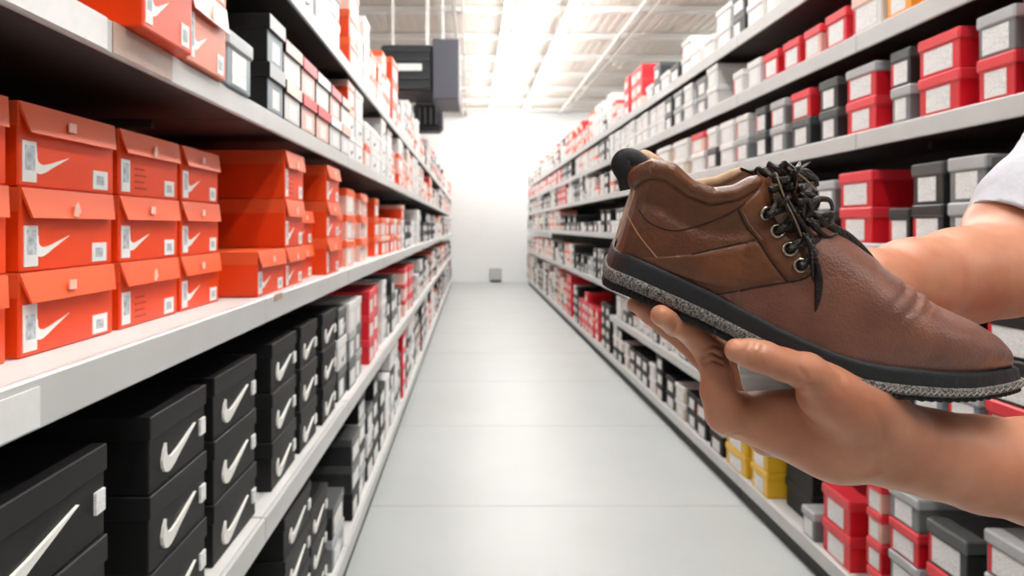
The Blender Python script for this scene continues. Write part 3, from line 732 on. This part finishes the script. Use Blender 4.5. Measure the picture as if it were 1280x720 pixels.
# panels and seams on the near side
def seam(pts, r=.0006, m=M_SEAM, name='seam', off=.0001, n=8):
    c = catmull([(x, y, 0) for x, y in pts], n); b = MB(); tube(b, [hit(p.x, p.y, off)[0] for p in c], r, m, 6); return b
def strip_panel(l0, l1, off, m, na=26, nb=8):
    A = catmull([(x, y, 0) for x, y in l0], 8); B = catmull([(x, y, 0) for x, y in l1], 8)
    def samp(c, t):
        k = t*(len(c)-1); i = min(int(k), len(c)-2); return c[i].lerp(c[i+1], k-i)
    V = []
    for i in range(na+1):
        a_, b_ = samp(A, i/na), samp(B, i/na)
        for j in range(nb+1):
            p = a_.lerp(b_, j/nb); ed = min(i, na-i, j, nb-j); V.append(hit(p.x, p.y, off if ed > 0 else -.0008)[0])
    Fs = [(i*(nb+1)+j, i*(nb+1)+j+1, (i+1)*(nb+1)+j+1, (i+1)*(nb+1)+j) for i in range(na) for j in range(nb)]
    return MB().quadmesh(V, Fs, m)
L_OUT = [(922, 262), (934, 285), (948, 301), (964, 326), (984, 352)]
L_IN = [(950, 232), (958, 252), (972, 274), (987, 295), (1002, 318), (1016, 342)]
b = strip_panel(L_OUT, L_IN, .0016, M_LEA2); shoebuild(b, 'eyestay', label='raised brown eyelet panel')
# quarter overlay below: raised panel whose lower edge crosses the side
b = strip_panel([(800, 322), (850, 318), (900, 309), (945, 299)], [(806, 327), (860, 350), (918, 364), (982, 351)], .0010, M_LEA2, 30, 10); shoebuild(b, 'side_panel', label='flat stitched side panel')
sm = MB()
for line, r_ in (([(798, 262), (812, 278), (840, 288), (870, 283), (905, 270), (938, 250)], .0006), ([(864, 318), (905, 308), (947, 299)], .0005), (L_OUT, .0006), ([(1018, 340), (1000, 350), (960, 356), (925, 363), (895, 368)], .0006), ([(1018, 340), (1010, 330)], .0008)):
    sm.add(seam(line, r_))
shoebuild(sm, 'seam', label='dark stitched seams')
st = MB(); st.add(seam([(784, 268), (800, 296), (826, 328)], .0005, M_STITCH)); st.add(seam([(926, 262), (938, 284), (951, 300)], .0003, M_STITCH, off=.0018)); shoebuild(st, 'stitching', label='pale stitch line')
# tongue
b = MB(); V = []; Fs = []
tl = catmull([P3(958, 268, YS-.004), P3(962, 246, YS-.008), P3(967, 228, YS-.012), P3(974, 214, YS-.014)], 6)
t2 = catmull([P3(1030, 292, YS-.012), P3(1000, 262, YS-.014), P3(985, 240, YS-.016), P3(974, 214, YS-.016)], 6)
for i in range(len(tl)):
    for j in range(9):
        w_ = (j/8-.5)*2
        p = t2[i]*.6+tl[i]*.4; V.append(p+Vector((0, w_*.024, -abs(w_)**2*.006)))
for i in range(len(tl)-1):
    for j in range(8): Fs.append((i*9+j, i*9+j+1, (i+1)*9+j+1, (i+1)*9+j))
b.quadmesh(V, Fs, M_LEA2); o = shoebuild(b, 'tongue'); md = o.modifiers.new('t', 'SOLIDIFY'); md.thickness = .004; md.offset = 0
# eyelets
eye = [(955, 266), (971, 290), (987, 312), (1000, 332)]; eyep = []
for x, y in eye:
    c, nr = hit(x, y, .0022); eyep.append((c, nr)); b = MB()
    u_ = nr.cross(Vector((0, 0, 1))).normalized(); v_ = nr.cross(u_)
    tube(b, [c+(u_*math.cos(a)+v_*math.sin(a))*.0042 for a in [k*math.pi/8 for k in range(16)]], .0013, M_METAL, 8, closed=True)
    k0 = len(b.v); b.quadmesh([c+(u_*math.cos(a)+v_*math.sin(a))*.0034-nr*.0006 for a in [k*math.pi/8 for k in range(16)]], [tuple(range(16))], M_TREAD)
    shoebuild(b, 'eyelet', label='round metal eyelet')
# laces
def lace(pts, r, name, lab=None, seg=8, flat=.55, n=7, m=None):
    b = MB(); c = catmull(pts, n); r = [x*.8 for x in r] if isinstance(r, list) and name == 'lace' else r; rad = r if not isinstance(r, (list, tuple)) else [float(np.interp(i/(len(c)-1), np.linspace(0, 1, len(r)), r)) for i in range(len(c))]
    tube(b, c, rad, m or M_LACE, seg, flat); shoebuild(b, name, label=lab)
top = [P3(972, 250, YS-.020), P3(990, 268, YS-.022), P3(1006, 286, YS-.022), P3(1022, 304, YS-.022)]
for (c, nr), tp in zip(eyep, top):
    lace([c-nr*.001, c+nr*.004, (c+tp)/2+Vector((0, -.008, .002)), tp, tp+Vector((.012, .02, .004)), tp+Vector((.016, .04, -.006))], .0026, 'lace')
for i in range(3):
    c, nr = eyep[i]; tp = top[i+1]
    lace([c+nr*.003, (c+tp)/2+Vector((.002, -.010, .004)), tp+Vector((.002, -.004, .004)), tp+Vector((.01, .03, .0))], .0024, 'lace')
rl = random.Random(3); knot = P3(985, 236, YS-.030)
def kp(px, py, dy): return P3(px, py, YS+dy)
loops = [  # the messy bow
 [(985, 240, -.03), (968, 222, -.035), (950, 210, -.03), (945, 216, -.025), (962, 230, -.028), (985, 242, -.03)],
 [(985, 240, -.03), (975, 215, -.04), (979, 204, -.04), (986, 214, -.035), (990, 238, -.03)],
 [(985, 238, -.03), (1000, 218, -.03), (1018, 224, -.03), (1022, 233, -.03)],
 [(988, 232, -.035), (1005, 214, -.03), (1022, 226, -.028)],
 [(986, 240, -.03), (1004, 246, -.04), (1014, 262, -.042), (1006, 270, -.04), (992, 258, -.036), (986, 242, -.03)],
 [(990, 240, -.03), (1012, 244, -.03), (1022, 252, -.03), (1014, 262, -.03), (998, 252, -.03)],
 [(1004, 262, -.03), (1024, 270, -.036), (1040, 268, -.036), (1030, 282, -.034), (1014, 276, -.03)],
 [(1000, 262, -.03), (1018, 284, -.04), (1034, 296, -.036), (1046, 292, -.03)],
 [(962, 246, -.03), (972, 256, -.04), (988, 262, -.04), (1000, 276, -.04), (1010, 296, -.04)],
 [(975, 236, -.036), (990, 262, -.045), (1004, 282, -.045), (1012, 298, -.04)],
 [(952, 232, -.03), (966, 238, -.038), (978, 232, -.04), (990, 240, -.036)],
 [(1012, 262, -.034), (1020, 250, -.034), (1036, 250, -.03), (1040, 262, -.03), (1028, 268, -.03)],
 [(1000, 300, -.038), (996, 282, -.044), (984, 262, -.044), (978, 248, -.038)],
 [(960, 205, -.03), (972, 212, -.036), (988, 224, -.036), (1000, 240, -.034)],
]
for L_ in loops: lace([kp(*p) for p in L_], [.0022+rl.random()*.0012, .0028, .0016+rl.random()*.001], 'lace')
for L_ in ([(985, 210, -.04), (1004, 222, -.035), (1020, 238, -.03)], [(970, 216, -.04), (980, 246, -.046), (996, 280, -.046), (1010, 318, -.04)], [(1008, 300, -.042), (1016, 312, -.042), (1014, 330, -.04)]):
    lace([kp(*p) for p in L_], .0009, 'lace', 'thin frayed pale lace edge', m=mat('pale_lace_edge', (150, 124, 98), .6))
lace([kp(1002, 292, -.044), kp(1012, 306, -.05), kp(1018, 325, -.052), kp(1023, 350, -.052), kp(1022, 372, -.052), kp(1019, 390, -.051)], [.0024, .003, .0042, .0046, .0036, .0006], 'lace', 'broad lace end hanging over the side', flat=.35)
lace([kp(1006, 288, -.04), kp(1014, 312, -.05), kp(1015, 336, -.052), kp(1017, 352, -.05)], [.0026, .003, .003, .0014], 'lace')
lace([kp(1018, 272, -.03), kp(1040, 284, -.028), kp(1062, 298, -.02), kp(1084, 318, -.012), kp(1108, 346, -.012)], [.003, .004, .0046, .004, .001], 'lace', 'lace end trailing over the vamp', flat=.4)
lace([kp(1022, 284, -.03), kp(1046, 300, -.028), kp(1064, 314, -.022), kp(1078, 330, -.02)], [.003, .0036, .0026, .0008], 'lace', flat=.4)
for k in range(16):   # spiky short ends sticking out of the bow
    x0, y0 = rl.uniform(965, 1012), rl.uniform(222, 280); an = rl.uniform(-1.9, .9); ln = rl.uniform(18, 38)
    x1, y1 = x0+math.cos(an)*ln, y0+math.sin(an)*ln
    lace([kp(x0, y0, -.036), kp((x0+x1)/2+rl.uniform(-6, 6), (y0+y1)/2+rl.uniform(-6, 6), -.04-rl.random()*.008), kp(x1, y1, -.034)], [.0026, .0030, .0006], 'lace', flat=.35)
# sole: welt, grit rand and tread, all following the same outline
loop = [(u, -1) for u in us[1:-1]]+[(u, 1) for u in reversed(us[1:-1])]
def ring(out, down, zig=0.0):
    r_ = []
    for k, (u, s) in enumerate(loop):
        Cc, W, V, hw, nrm, t = frame(u); dn = (V.normalized())*-1
        dn = -nrm*math.cos(ROLL)+Vector((0, math.sin(ROLL), 0))
        ox = 0.0
        if hw < .034:  # push outwards along the shoe at both ends
            e = (1-(hw/.034)**2)**.5; ox = (-1 if u < .5 else 1)*e
        o_ = out+(zig if (k//2) % 2 else 0)
        th = interp([0, .12, .55, 1], [.90, .88, .74, .66], u)
        tk = max(0, 1-u/.09)*.22 if u < .09 else 0
        c = Cc+W*(s*(hw+o_*(1-abs(ox)*.3)))+t*(ox*o_*(.6 if u < .5 else .8)+tk*down+(.003*tk*2))+dn*down*th
        r_.append(c)
    return r_
def band(prof, m, name, lab, cap0=False, cap1=False, zig=0.0):
    b = MB(); V = []; n = len(loop)
    for (o_, d_) in prof: V += ring(o_, d_, zig if d_ > .003 else 0)
    Fs = []
    for i in range(len(prof)-1):
        for k in range(n): Fs.append((i*n+k, i*n+(k+1) % n, (i+1)*n+(k+1) % n, (i+1)*n+k))
    half = n//2
    for cap, base in ((cap0, 0), (cap1, (len(prof)-1)*n)):
        if cap:
            for k in range(half-1): Fs.append((base+k, base+k+1, base+n-2-k, base+n-1-k))
    b.quadmesh(V, Fs, m); return shoebuild(b, name, label=lab)
band([(-.004, -.0015), (.0028, -.0012), (.0040, .000), (.0044, .003), (.0050, .0125), (.0050, .0135)], M_RUB, 'welt', 'black rubber welt', True)
band([(.0048, .0133), (.0066, .0140), (.0072, .0165), (.0068, .0215), (.0058, .0232), (.0040, .0236)], M_GRIT, 'sole_rand', 'speckled grey side strip of the sole')
band([(.0036, .0232), (.0046, .0236), (.0044, .0285), (.0036, .0300), (.0, .0304)], M_TREAD, 'outsole', 'black treaded outsole', False, True, zig=-.0014)
b = MB(); zz = []   # zigzag thread along the rand
for k in range(91):
    uu = .42+.575*k/90
    Cc, W, V, hw, nrm, t = frame(uu); dn = -nrm*math.cos(ROLL)+Vector((0, math.sin(ROLL), 0)); th = interp([0, .12, .55, 1], [.90, .88, .74, .66], uu)
    e = (1-min(1, hw/.034)**2)**.5
    zz.append(Cc-W*(hw+.0070*(1-.3*e))+t*(e*.0056)+dn*th*(.0185+(.0020 if k % 2 else -.0020)))
tube(b, zz, .0005, mat('grey_white_thread', (188, 184, 178), .6), 5)
shoebuild(b, 'welt_stitching', label='pale zigzag stitching along the sole edge')
# ------------------------------------------------------------------ person: two bare arms and a t-shirt
def sdf_mesh(prims, h, pad=.012, kk=.006):
    """prims: list of groups; group = (k, [(a, ra, b, rb), ...]); groups are blended in order with kk"""
    allp = [c for g in prims for c in g[1]]
    lo = np.min([np.minimum(np.array(c[0])-c[1], np.array(c[2])-c[3]) for c in allp], axis=0)-pad
    hi = np.max([np.maximum(np.array(c[0])+c[1], np.array(c[2])+c[3]) for c in allp], axis=0)+pad
    n = np.ceil((hi-lo)/h).astype(int)+1
    ax = [lo[i]+h*np.arange(n[i]) for i in range(3)]
    BIG = .05
    F_ = np.full(n, BIG, np.float32)
    def prim_into(A, c, k):
        a, ra, b, rb = np.array(c[0]), c[1], np.array(c[2]), c[3]; m = .03+k
        l0 = np.minimum(a-ra, b-rb)-m; l1 = np.maximum(a+ra, b+rb)+m
        i0 = np.clip(((l0-lo)/h).astype(int), 0, n-1); i1 = np.clip(((l1-lo)/h).astype(int)+2, 1, n)
        sl = tuple(slice(i0[i], i1[i]) for i in range(3))
        X = ax[0][sl[0]][:, None, None]; Y = ax[1][sl[1]][None, :, None]; Z = ax[2][sl[2]][None, None, :]
        ba = b-a; L2 = max(float(ba@ba), 1e-12)
        t = np.clip(((X-a[0])*ba[0]+(Y-a[1])*ba[1]+(Z-a[2])*ba[2])/L2, 0, 1)
        d = np.sqrt((X-a[0]-t*ba[0])**2+(Y-a[1]-t*ba[1])**2+(Z-a[2]-t*ba[2])**2)-(ra+(rb-ra)*t)
        A[sl] = smin(A[sl], d.astype(np.float32), k)
    def smin(a, b, k):
        if k <= 0: return np.minimum(a, b)
        hh = np.maximum(k-np.abs(a-b), 0)/k; return np.minimum(a, b)-hh*hh*k*.25
    for gi, (k, cs, kb) in enumerate(prims):
        if k is None: continue
        G = np.full(n, BIG, np.float32)
        for c in cs: prim_into(G, c, k)
        F_ = G if gi == 0 else smin(F_, G, kb)
    # surface nets
    S = F_ < 0
    nx, ny, nz = n
    c8 = [S[i:nx-1+i, j:ny-1+j, k:nz-1+k] for i in (0, 1) for j in (0, 1) for k in (0, 1)]
    sm = sum(c.astype(np.int8) for c in c8); act = (sm > 0) & (sm < 8)
    idx = np.full(act.shape, -1, np.int64); I, J, K = np.nonzero(act); idx[I, J, K] = np.arange(len(I))
    acc = np.zeros((len(I), 3)); cnt = np.zeros(len(I))
    for d in range(3):
        o = [0, 0, 0]; o[d] = 1
        others = [x for x in range(3) if x != d]
        for p in (0, 1):
            for r in (0, 1):
                s0 = [0, 0, 0]; s0[others[0]] = p; s0[others[1]] = r; s1 = [s0[i]+o[i] for i in range(3)]
                f0 = F_[I+s0[0], J+s0[1], K+s0[2]]; f1 = F_[I+s1[0], J+s1[1], K+s1[2]]
                cr = (f0 < 0) != (f1 < 0); t = np.where(cr, f0/np.where(cr, f0-f1, 1), 0)
                for i in range(3): acc[:, i] += np.where(cr, s0[i]+(t if i == d else 0), 0)
                cnt += cr
    P = (np.stack([I, J, K], 1)+acc/cnt[:, None])*h+lo
    faces = []
    for d in range(3):
        sl0 = [slice(None)]*3; sl1 = [slice(None)]*3; sl0[d] = slice(0, -1); sl1[d] = slice(1, None)
        a = S[tuple(sl0)]; b = S[tuple(sl1)]; cr = a != b
        i, j, k = np.nonzero(cr); e = [(d+1) % 3, (d+2) % 3]; g = np.stack([i, j, k], 1)
        ok = (g[:, e[0]] > 0) & (g[:, e[1]] > 0) & (g[:, e[0]] < n[e[0]]-1) & (g[:, e[1]] < n[e[1]]-1); g = g[ok]
        def gi_(p, r):
            q = g.copy(); q[:, e[0]] -= p; q[:, e[1]] -= r; return idx[q[:, 0], q[:, 1], q[:, 2]]
        qd = np.stack([gi_(1, 1), gi_(0, 1), gi_(0, 0), gi_(1, 0)], 1)
        ins = a[g[:, 0], g[:, 1], g[:, 2]]
        qd[~ins] = qd[~ins][:, ::-1]; faces.append(qd)
    Fq = np.concatenate(faces)
    # light smoothing
    for _ in range(2):
        A = np.zeros_like(P); N_ = np.zeros(len(P))
        for s in range(4):
            np.add.at(A, Fq[:, s], P[Fq[:, (s+1) % 4]]); np.add.at(A, Fq[:, (s+1) % 4], P[Fq[:, s]]); np.add.at(N_, Fq[:, s], 1); np.add.at(N_, Fq[:, (s+1) % 4], 1)
        P = P*.5+.5*A/N_[:, None]
    return P, Fq
def cap(p, r, q, s): return (tuple(p), r, tuple(q), s)
def chain(pts, rs): return [cap(pts[i], rs[i], pts[i+1], rs[i+1]) for i in range(len(pts)-1)]
def q(px, py, Y): return P3(px, py, Y)
M_SKIN = None
def skin_mat():
    m = bpy.data.materials.new('warm_skin'); m.use_nodes = True; N = m.node_tree.nodes; L = m.node_tree.links; b = N['Principled BSDF']
    tc = N.new('ShaderNodeTexCoord'); n1 = N.new('ShaderNodeTexNoise'); n1.inputs['Scale'].default_value = 22; n1.inputs['Detail'].default_value = 5; L.new(tc.outputs['Object'], n1.inputs['Vector'])
    r = N.new('ShaderNodeValToRGB'); r.color_ramp.elements[0].position = .3; r.color_ramp.elements[1].position = .75
    r.color_ramp.elements[0].color = (*lin((190, 121, 89)), 1); r.color_ramp.elements[1].color = (*lin((219, 157, 126)), 1); L.new(n1.outputs['Fac'], r.inputs[0]); L.new(r.outputs[0], b.inputs['Base Color'])
    n2 = N.new('ShaderNodeTexNoise'); n2.inputs['Scale'].default_value = 260; n2.inputs['Detail'].default_value = 3; L.new(tc.outputs['Object'], n2.inputs['Vector'])
    bp = N.new('ShaderNodeBump'); bp.inputs['Strength'].default_value = .12; bp.inputs['Distance'].default_value = .001; L.new(n2.outputs['Fac'], bp.inputs['Height']); L.new(bp.outputs[0], b.inputs['Normal'])
    b.inputs['Roughness'].default_value = .38; b.inputs['Subsurface Weight'].default_value = .25; b.inputs['Subsurface Radius'].default_value = (1, .35, .2); b.inputs['Subsurface Scale'].default_value = .006
    return m
M_SKIN = skin_mat()
# --- near hand (palm up under the sole, thumb on the near side)
W_ = q(1120, 557, .560); K0 = q(1046, 541, .550)
palm = [cap(W_, .0300, K0, .0345), cap(K0, .0345, q(928, 520, .562), .0185), cap(q(1125, 552, .550), .028, q(1064, 502, .520), .0255),
        cap(K0, .030, q(958, 546, .585), .0150), cap(q(1064, 502, .520), .0255, q(1034, 492, .512), .0200)]
ELB = Vector((.66, .545, CH-.218))
fore = chain([W_, q(1165, 567, .560), q(1225, 580, .560), q(1300, 591, .560), ELB], [.0300, .0315, .0345, .0395, .046])
thumb = chain([q(1052, 498, .512), q(1008, 465, .494), q(980, 456, .491), q(955, 447, .489), q(938, 442, .488), q(921, 438, .486)], [.0200, .0125, .0106, .0104, .0092, .0080])
f1 = chain([q(908, 516, .556), q(897, 490, .551), q(894, 462, .553), q(884, 438, .557), q(860, 413, .548), q(843, 406, .527), q(826, 394, .503)], [.0165, .0125, .0108, .0102, .0090, .0078, .0072])
f2 = chain([q(914, 520, .574), q(899, 490, .574), q(893, 462, .578), q(874, 441, .580), q(836, 409, .583), q(812, 393, .583), q(793, 380, .578)], [.0155, .0115, .0105, .0096, .0088, .0074, .0058])
f3 = chain([q(922, 524, .592), q(904, 492, .596), q(900, 464, .602), q(894, 436, .606), q(876, 412, .605), q(864, 402, .602), q(856, 398, .598)], [.0155, .0110, .0100, .0092, .0084, .0076, .0066])
f4 = chain([q(938, 530, .606), q(915, 495, .616), q(910, 470, .622), q(908, 446, .624), q(898, 424, .622), q(888, 410, .614)], [.0140, .0100, .0088, .0080, .0072, .0058])
groups = [(.010, palm+fore, 0), (.004, thumb, .009), (.003, f1, .006), (.003, f2, .0018), (.003, f3, .0018), (.003, f4, .0018)]
Pn, Fn = sdf_mesh(groups, .0014)
# skin creases pressed into the near hand
bvh_h = BVHTree.FromPolygons([Vector(p) for p in Pn], [tuple(int(i) for i in f) for f in Fn])
def crease(P, pts, depth, wd):
    c = catmull([(x, y, 0) for x, y in pts], 6); H = []; NRM = []
    for p in c:
        d = (P3(p.x, p.y, 1.0)-CAMP).normalized(); loc, nr, ix, ds = bvh_h.ray_cast(CAMP, d)
        if loc is not None: H.append(np.array(loc)); NRM.append(-np.array(nr) if nr.dot(d) > 0 else np.array(nr))
    if not H: return
    lo_ = np.min(H, axis=0)-wd*3; hi_ = np.max(H, axis=0)+wd*3
    sel = np.nonzero(np.all((P > lo_) & (P < hi_), axis=1))[0]
    if len(sel) == 0: return
    best = np.full(len(sel), 9.0); bn = np.zeros((len(sel), 3))
    for a_, b_, n_ in zip(H[:-1], H[1:], NRM):
        ba = b_-a_; L2 = max(ba@ba, 1e-12)
        if L2 > .0001: continue
        pa = P[sel]-a_; t = np.clip(pa@ba/L2, 0, 1); d = np.linalg.norm(pa-t[:, None]*ba, axis=1); m_ = d < best; best[m_] = d[m_]; bn[m_] = n_
    P[sel] -= bn*(depth*np.exp(-(best/wd)**2))[:, None]
CR = [([(938, 428), (934, 440), (937, 455)], .0011, .0013), ([(945, 430), (942, 440), (944, 456)], .0011, .0014), ([(953, 434), (950, 444), (953, 458)], .0007, .0013),
      ([(879, 447), (890, 441), (902, 446)], .0013, .0013), ([(880, 455), (891, 450), (904, 455)], .0010, .0012), ([(884, 437), (893, 431), (900, 434)], .0009, .0012),
      ([(988, 486), (1000, 487), (1016, 482)], .0012, .0018), ([(1000, 462), (1008, 472), (1004, 482)], .0008, .0016), ([(847, 396), (849, 404), (846, 412)], .0012, .0014),
      ([(905, 546), (925, 540), (945, 546)], .0006, .002), ([(1090, 508), (1104, 540), (1100, 590)], .0006, .003), ([(1040, 456), (1052, 470), (1050, 486)], .0008, .004)]
for pts_, dp, wd_ in CR: crease(Pn, pts_, dp*1.5, wd_)
# --- the rest of the body: near elbow to shoulder, far arm, far hand, chest
SHN = Vector((.80, .42, CH+.02)); SHF = Vector((.74, .84, CH+.13)); ELF = q(1250, 338, .73); WF = q(1085, 362, .655)
g_arm2 = chain([ELF, q(1200, 345, .715), q(1140, 352, .685), WF], [.0430, .0430, .0365, .0290])
g_up2 = chain([ELF, q(1275, 290, .76), SHF], [.0430, .0470, .060])
g_up1 = chain([ELB, Vector((.74, .48, CH-.10)), SHN], [.046, .052, .062])
def yc(x, z, hw_, r): return cap(Vector((x, .63-hw_, z)), r, Vector((x, .63+hw_, z)), r)
torso = [cap(SHN, .062, SHF, .062), yc(.845, 1.50, .115, .098), yc(.850, 1.38, .105, .100), yc(.855, 1.26, .085, .098), yc(.86, 1.12, .080, .102), yc(.865, .99, .085, .108)]
HD = Vector((.80, .64, 1.885))
neck = [cap(Vector((.83, .63, 1.60)), .062, Vector((.81, .635, 1.78)), .056)]
head = [cap(HD+Vector((.018, 0, .02)), .092, HD+Vector((-.005, 0, -.02)), .082), cap(HD+Vector((-.02, 0, -.06)), .062, HD+Vector((-.045, 0, -.085)), .036),
        cap(HD+Vector((-.085, 0, .012)), .010, HD+Vector((-.108, 0, -.026)), .014), cap(HD+Vector((-.086, -.014, -.062)), .010, HD+Vector((-.086, .014, -.062)), .010),
        cap(HD+Vector((-.078, -.045, .035)), .010, HD+Vector((-.078, .045, .035)), .010)] + [cap(HD+Vector((.01, s_*.084, .012)), .013, HD+Vector((.0, s_*.080, -.028)), .010) for s_ in (-1, 1)]
legs = [cap(Vector((.865, .63+s_*.085, .98)), .095, Vector((.85, .63+s_*.10, .50)), .062) for s_ in (-1, 1)] + [cap(Vector((.85, .63+s_*.10, .50)), .060, Vector((.88, .63+s_*.11, .09)), .040) for s_ in (-1, 1)] + [cap(Vector((.87, .63+s_*.11, .06)), .036, Vector((.72, .63+s_*.13, .035)), .030) for s_ in (-1, 1)]
hb = q(1020, 392, .640)
hand2 = [cap(WF, .0290, hb, .026), cap(WF, .028, q(1030, 420, .650), .022), cap(WF, .026, q(1040, 365, .640), .022)]
def fing2(a, b_, c, d): return chain([a, b_, c, d], [.0125, .0098, .0088, .0070])
ff = [fing2(q(1030, 425, .655), q(990, 440, .650), q(965, 448, .635), q(950, 446, .620)), fing2(hb, q(975, 420, .642), q(950, 428, .630), q(938, 424, .618)), fing2(q(1025, 385, .635), q(975, 396, .630), q(950, 402, .620), q(938, 396, .612)), fing2(q(1035, 366, .630), q(1000, 366, .622), q(982, 368, .612), q(972, 366, .606))]
th2 = chain([q(1050, 350, .640), q(1060, 335, .615), q(1050, 335, .598)], [.015, .011, .009])
Pb, Fb = sdf_mesh([(.02, [cap(ELB, .046, ELB+Vector((-.03, 0, .0)), .043)]+g_up1+torso+neck+legs+g_up2+g_arm2+hand2, 0), (.008, head, .015)]+[(.003, f, .005) for f in ff]+[(.003, th2, .005)], .0050)
V = [tuple(p) for p in Pn]+[tuple(p) for p in Pb]; k0 = len(Pn)
Fs = [tuple(int(i) for i in f) for f in Fn]+[tuple(int(i)+k0 for i in f) for f in Fb]
me = bpy.data.meshes.new('person'); me.from_pydata(V, [], Fs); me.materials.append(M_SKIN); me.polygons.foreach_set('use_smooth', [True]*len(Fs)); me.update()
person = link('person', me, label='person in a grey t-shirt reaching in from the right, holding up the shoe', category='person')
# --- t-shirt
def shirt_mat():
    m = mat('heather_grey_cotton', (198, 199, 206), .85, noise=.05, nscale=240, bump=.5, bscale=30); return m
cuff = q(1248, 250, .79)
axd = (SHF-ELF).normalized(); c0 = ELF+axd*.045
Ps, Fsx = sdf_mesh([(.03, [cap(c0-axd*.02, .054, c0+axd*.06, .058), cap(c0+axd*.06, .058, SHF, .070), cap(SHN, .072, SHF, .072), cap(Vector((.74, .48, CH-.10))+Vector((.02, 0, .05)), .074, SHN, .080)]+[(c[0], c[1]+.014, c[2], c[3]+.014) for c in torso[1:]]+[cap(ELB+(Vector((.74, .48, CH-.10))-ELB)*.55, .064, Vector((.74, .48, CH-.10)), .078)], 0)], .005)
ang = []
# open the sleeve end: drop faces facing the hand near the cuff, giving a clean hem
keep = []; hem_p = q(1252, 279, .76); hem_n = Vector((.67, .05, .74))
for f in Fsx:
    c = Vector(Ps[f].mean(0)); keep.append((c-hem_p).dot(hem_n) > 0 or (c-c0).length > .13)
Fk = [tuple(int(i) for i in f) for f, kp_ in zip(Fsx, keep) if kp_]
hn = hem_n.normalized(); use = {i for f in Fk for i in f}; drop = {int(i) for f, kp_ in zip(Fsx, keep) if not kp_ for i in f}
for i in use & drop:
    p = Vector(Ps[i]); Ps[i] = np.array(p-hn*(p-hem_p).dot(hn))
me = bpy.data.meshes.new('t_shirt'); me.from_pydata([tuple(p) for p in Ps], [], Fk); me.materials.append(shirt_mat()); me.polygons.foreach_set('use_smooth', [True]*len(Fk)); me.update()
ts = link('t_shirt', me, person, label='heather grey short-sleeved t-shirt')
md = ts.modifiers.new('t', 'SOLIDIFY'); md.thickness = .003; md.offset = -1
tx = bpy.data.textures.new('folds', 'CLOUDS'); tx.noise_scale = .05
dm = ts.modifiers.new('d', 'DISPLACE'); dm.texture = tx; dm.strength = .005; dm.mid_level = .5

# --- out of the frame: trousers, shoes, hair, eyes
def wear(name, prims, h, m, k, lab=None, cut=None):
    P_, F2 = sdf_mesh([(k, prims, 0)], h)
    Fq = [tuple(int(i) for i in f) for f in F2 if cut is None or cut(P_[f].mean(0))]
    me = bpy.data.meshes.new(name); me.from_pydata([tuple(p) for p in P_], [], Fq); me.materials.append(m); me.polygons.foreach_set('use_smooth', [True]*len(Fq)); me.update()
    return link(name, me, person, label=lab)
wear('trousers', [(c[0], c[1]+.014, c[2], c[3]+.018) for c in legs[:4]]+[yc(.865, .99, .085, .126)], .007, mat('navy_trouser_cloth', (44, 48, 60), .85, bump=.3, bscale=200), .03, cut=lambda c: c[2] > .075)
for c in legs[4:]: wear('boot', [(c[0], c[1]+.008, c[2], c[3]+.006), cap(c[0], .044, Vector(c[0])+Vector((.01, 0, .07)), .050)], .006, mat('black_boot', (30, 28, 28), .5), .01, cut=lambda c_: c_[2] > .001)
wear('hair', [cap(HD+Vector((.030, 0, .040)), .092, HD+Vector((.035, 0, -.01)), .082), cap(HD+Vector((-.02, 0, .075)), .060, HD+Vector((.03, 0, .06)), .075)], .005, mat('dark_brown_hair', (40, 28, 22), .6, noise=.3, nscale=90, bump=.8, bscale=160), .02)
for s_ in (-1, 1): wear('eye', [cap(HD+Vector((-.079, s_*.032, .012)), .0105, HD+Vector((-.080, s_*.032, .012)), .0105)], .0025, mat('eye_dark', (50, 40, 36), .2), .001)
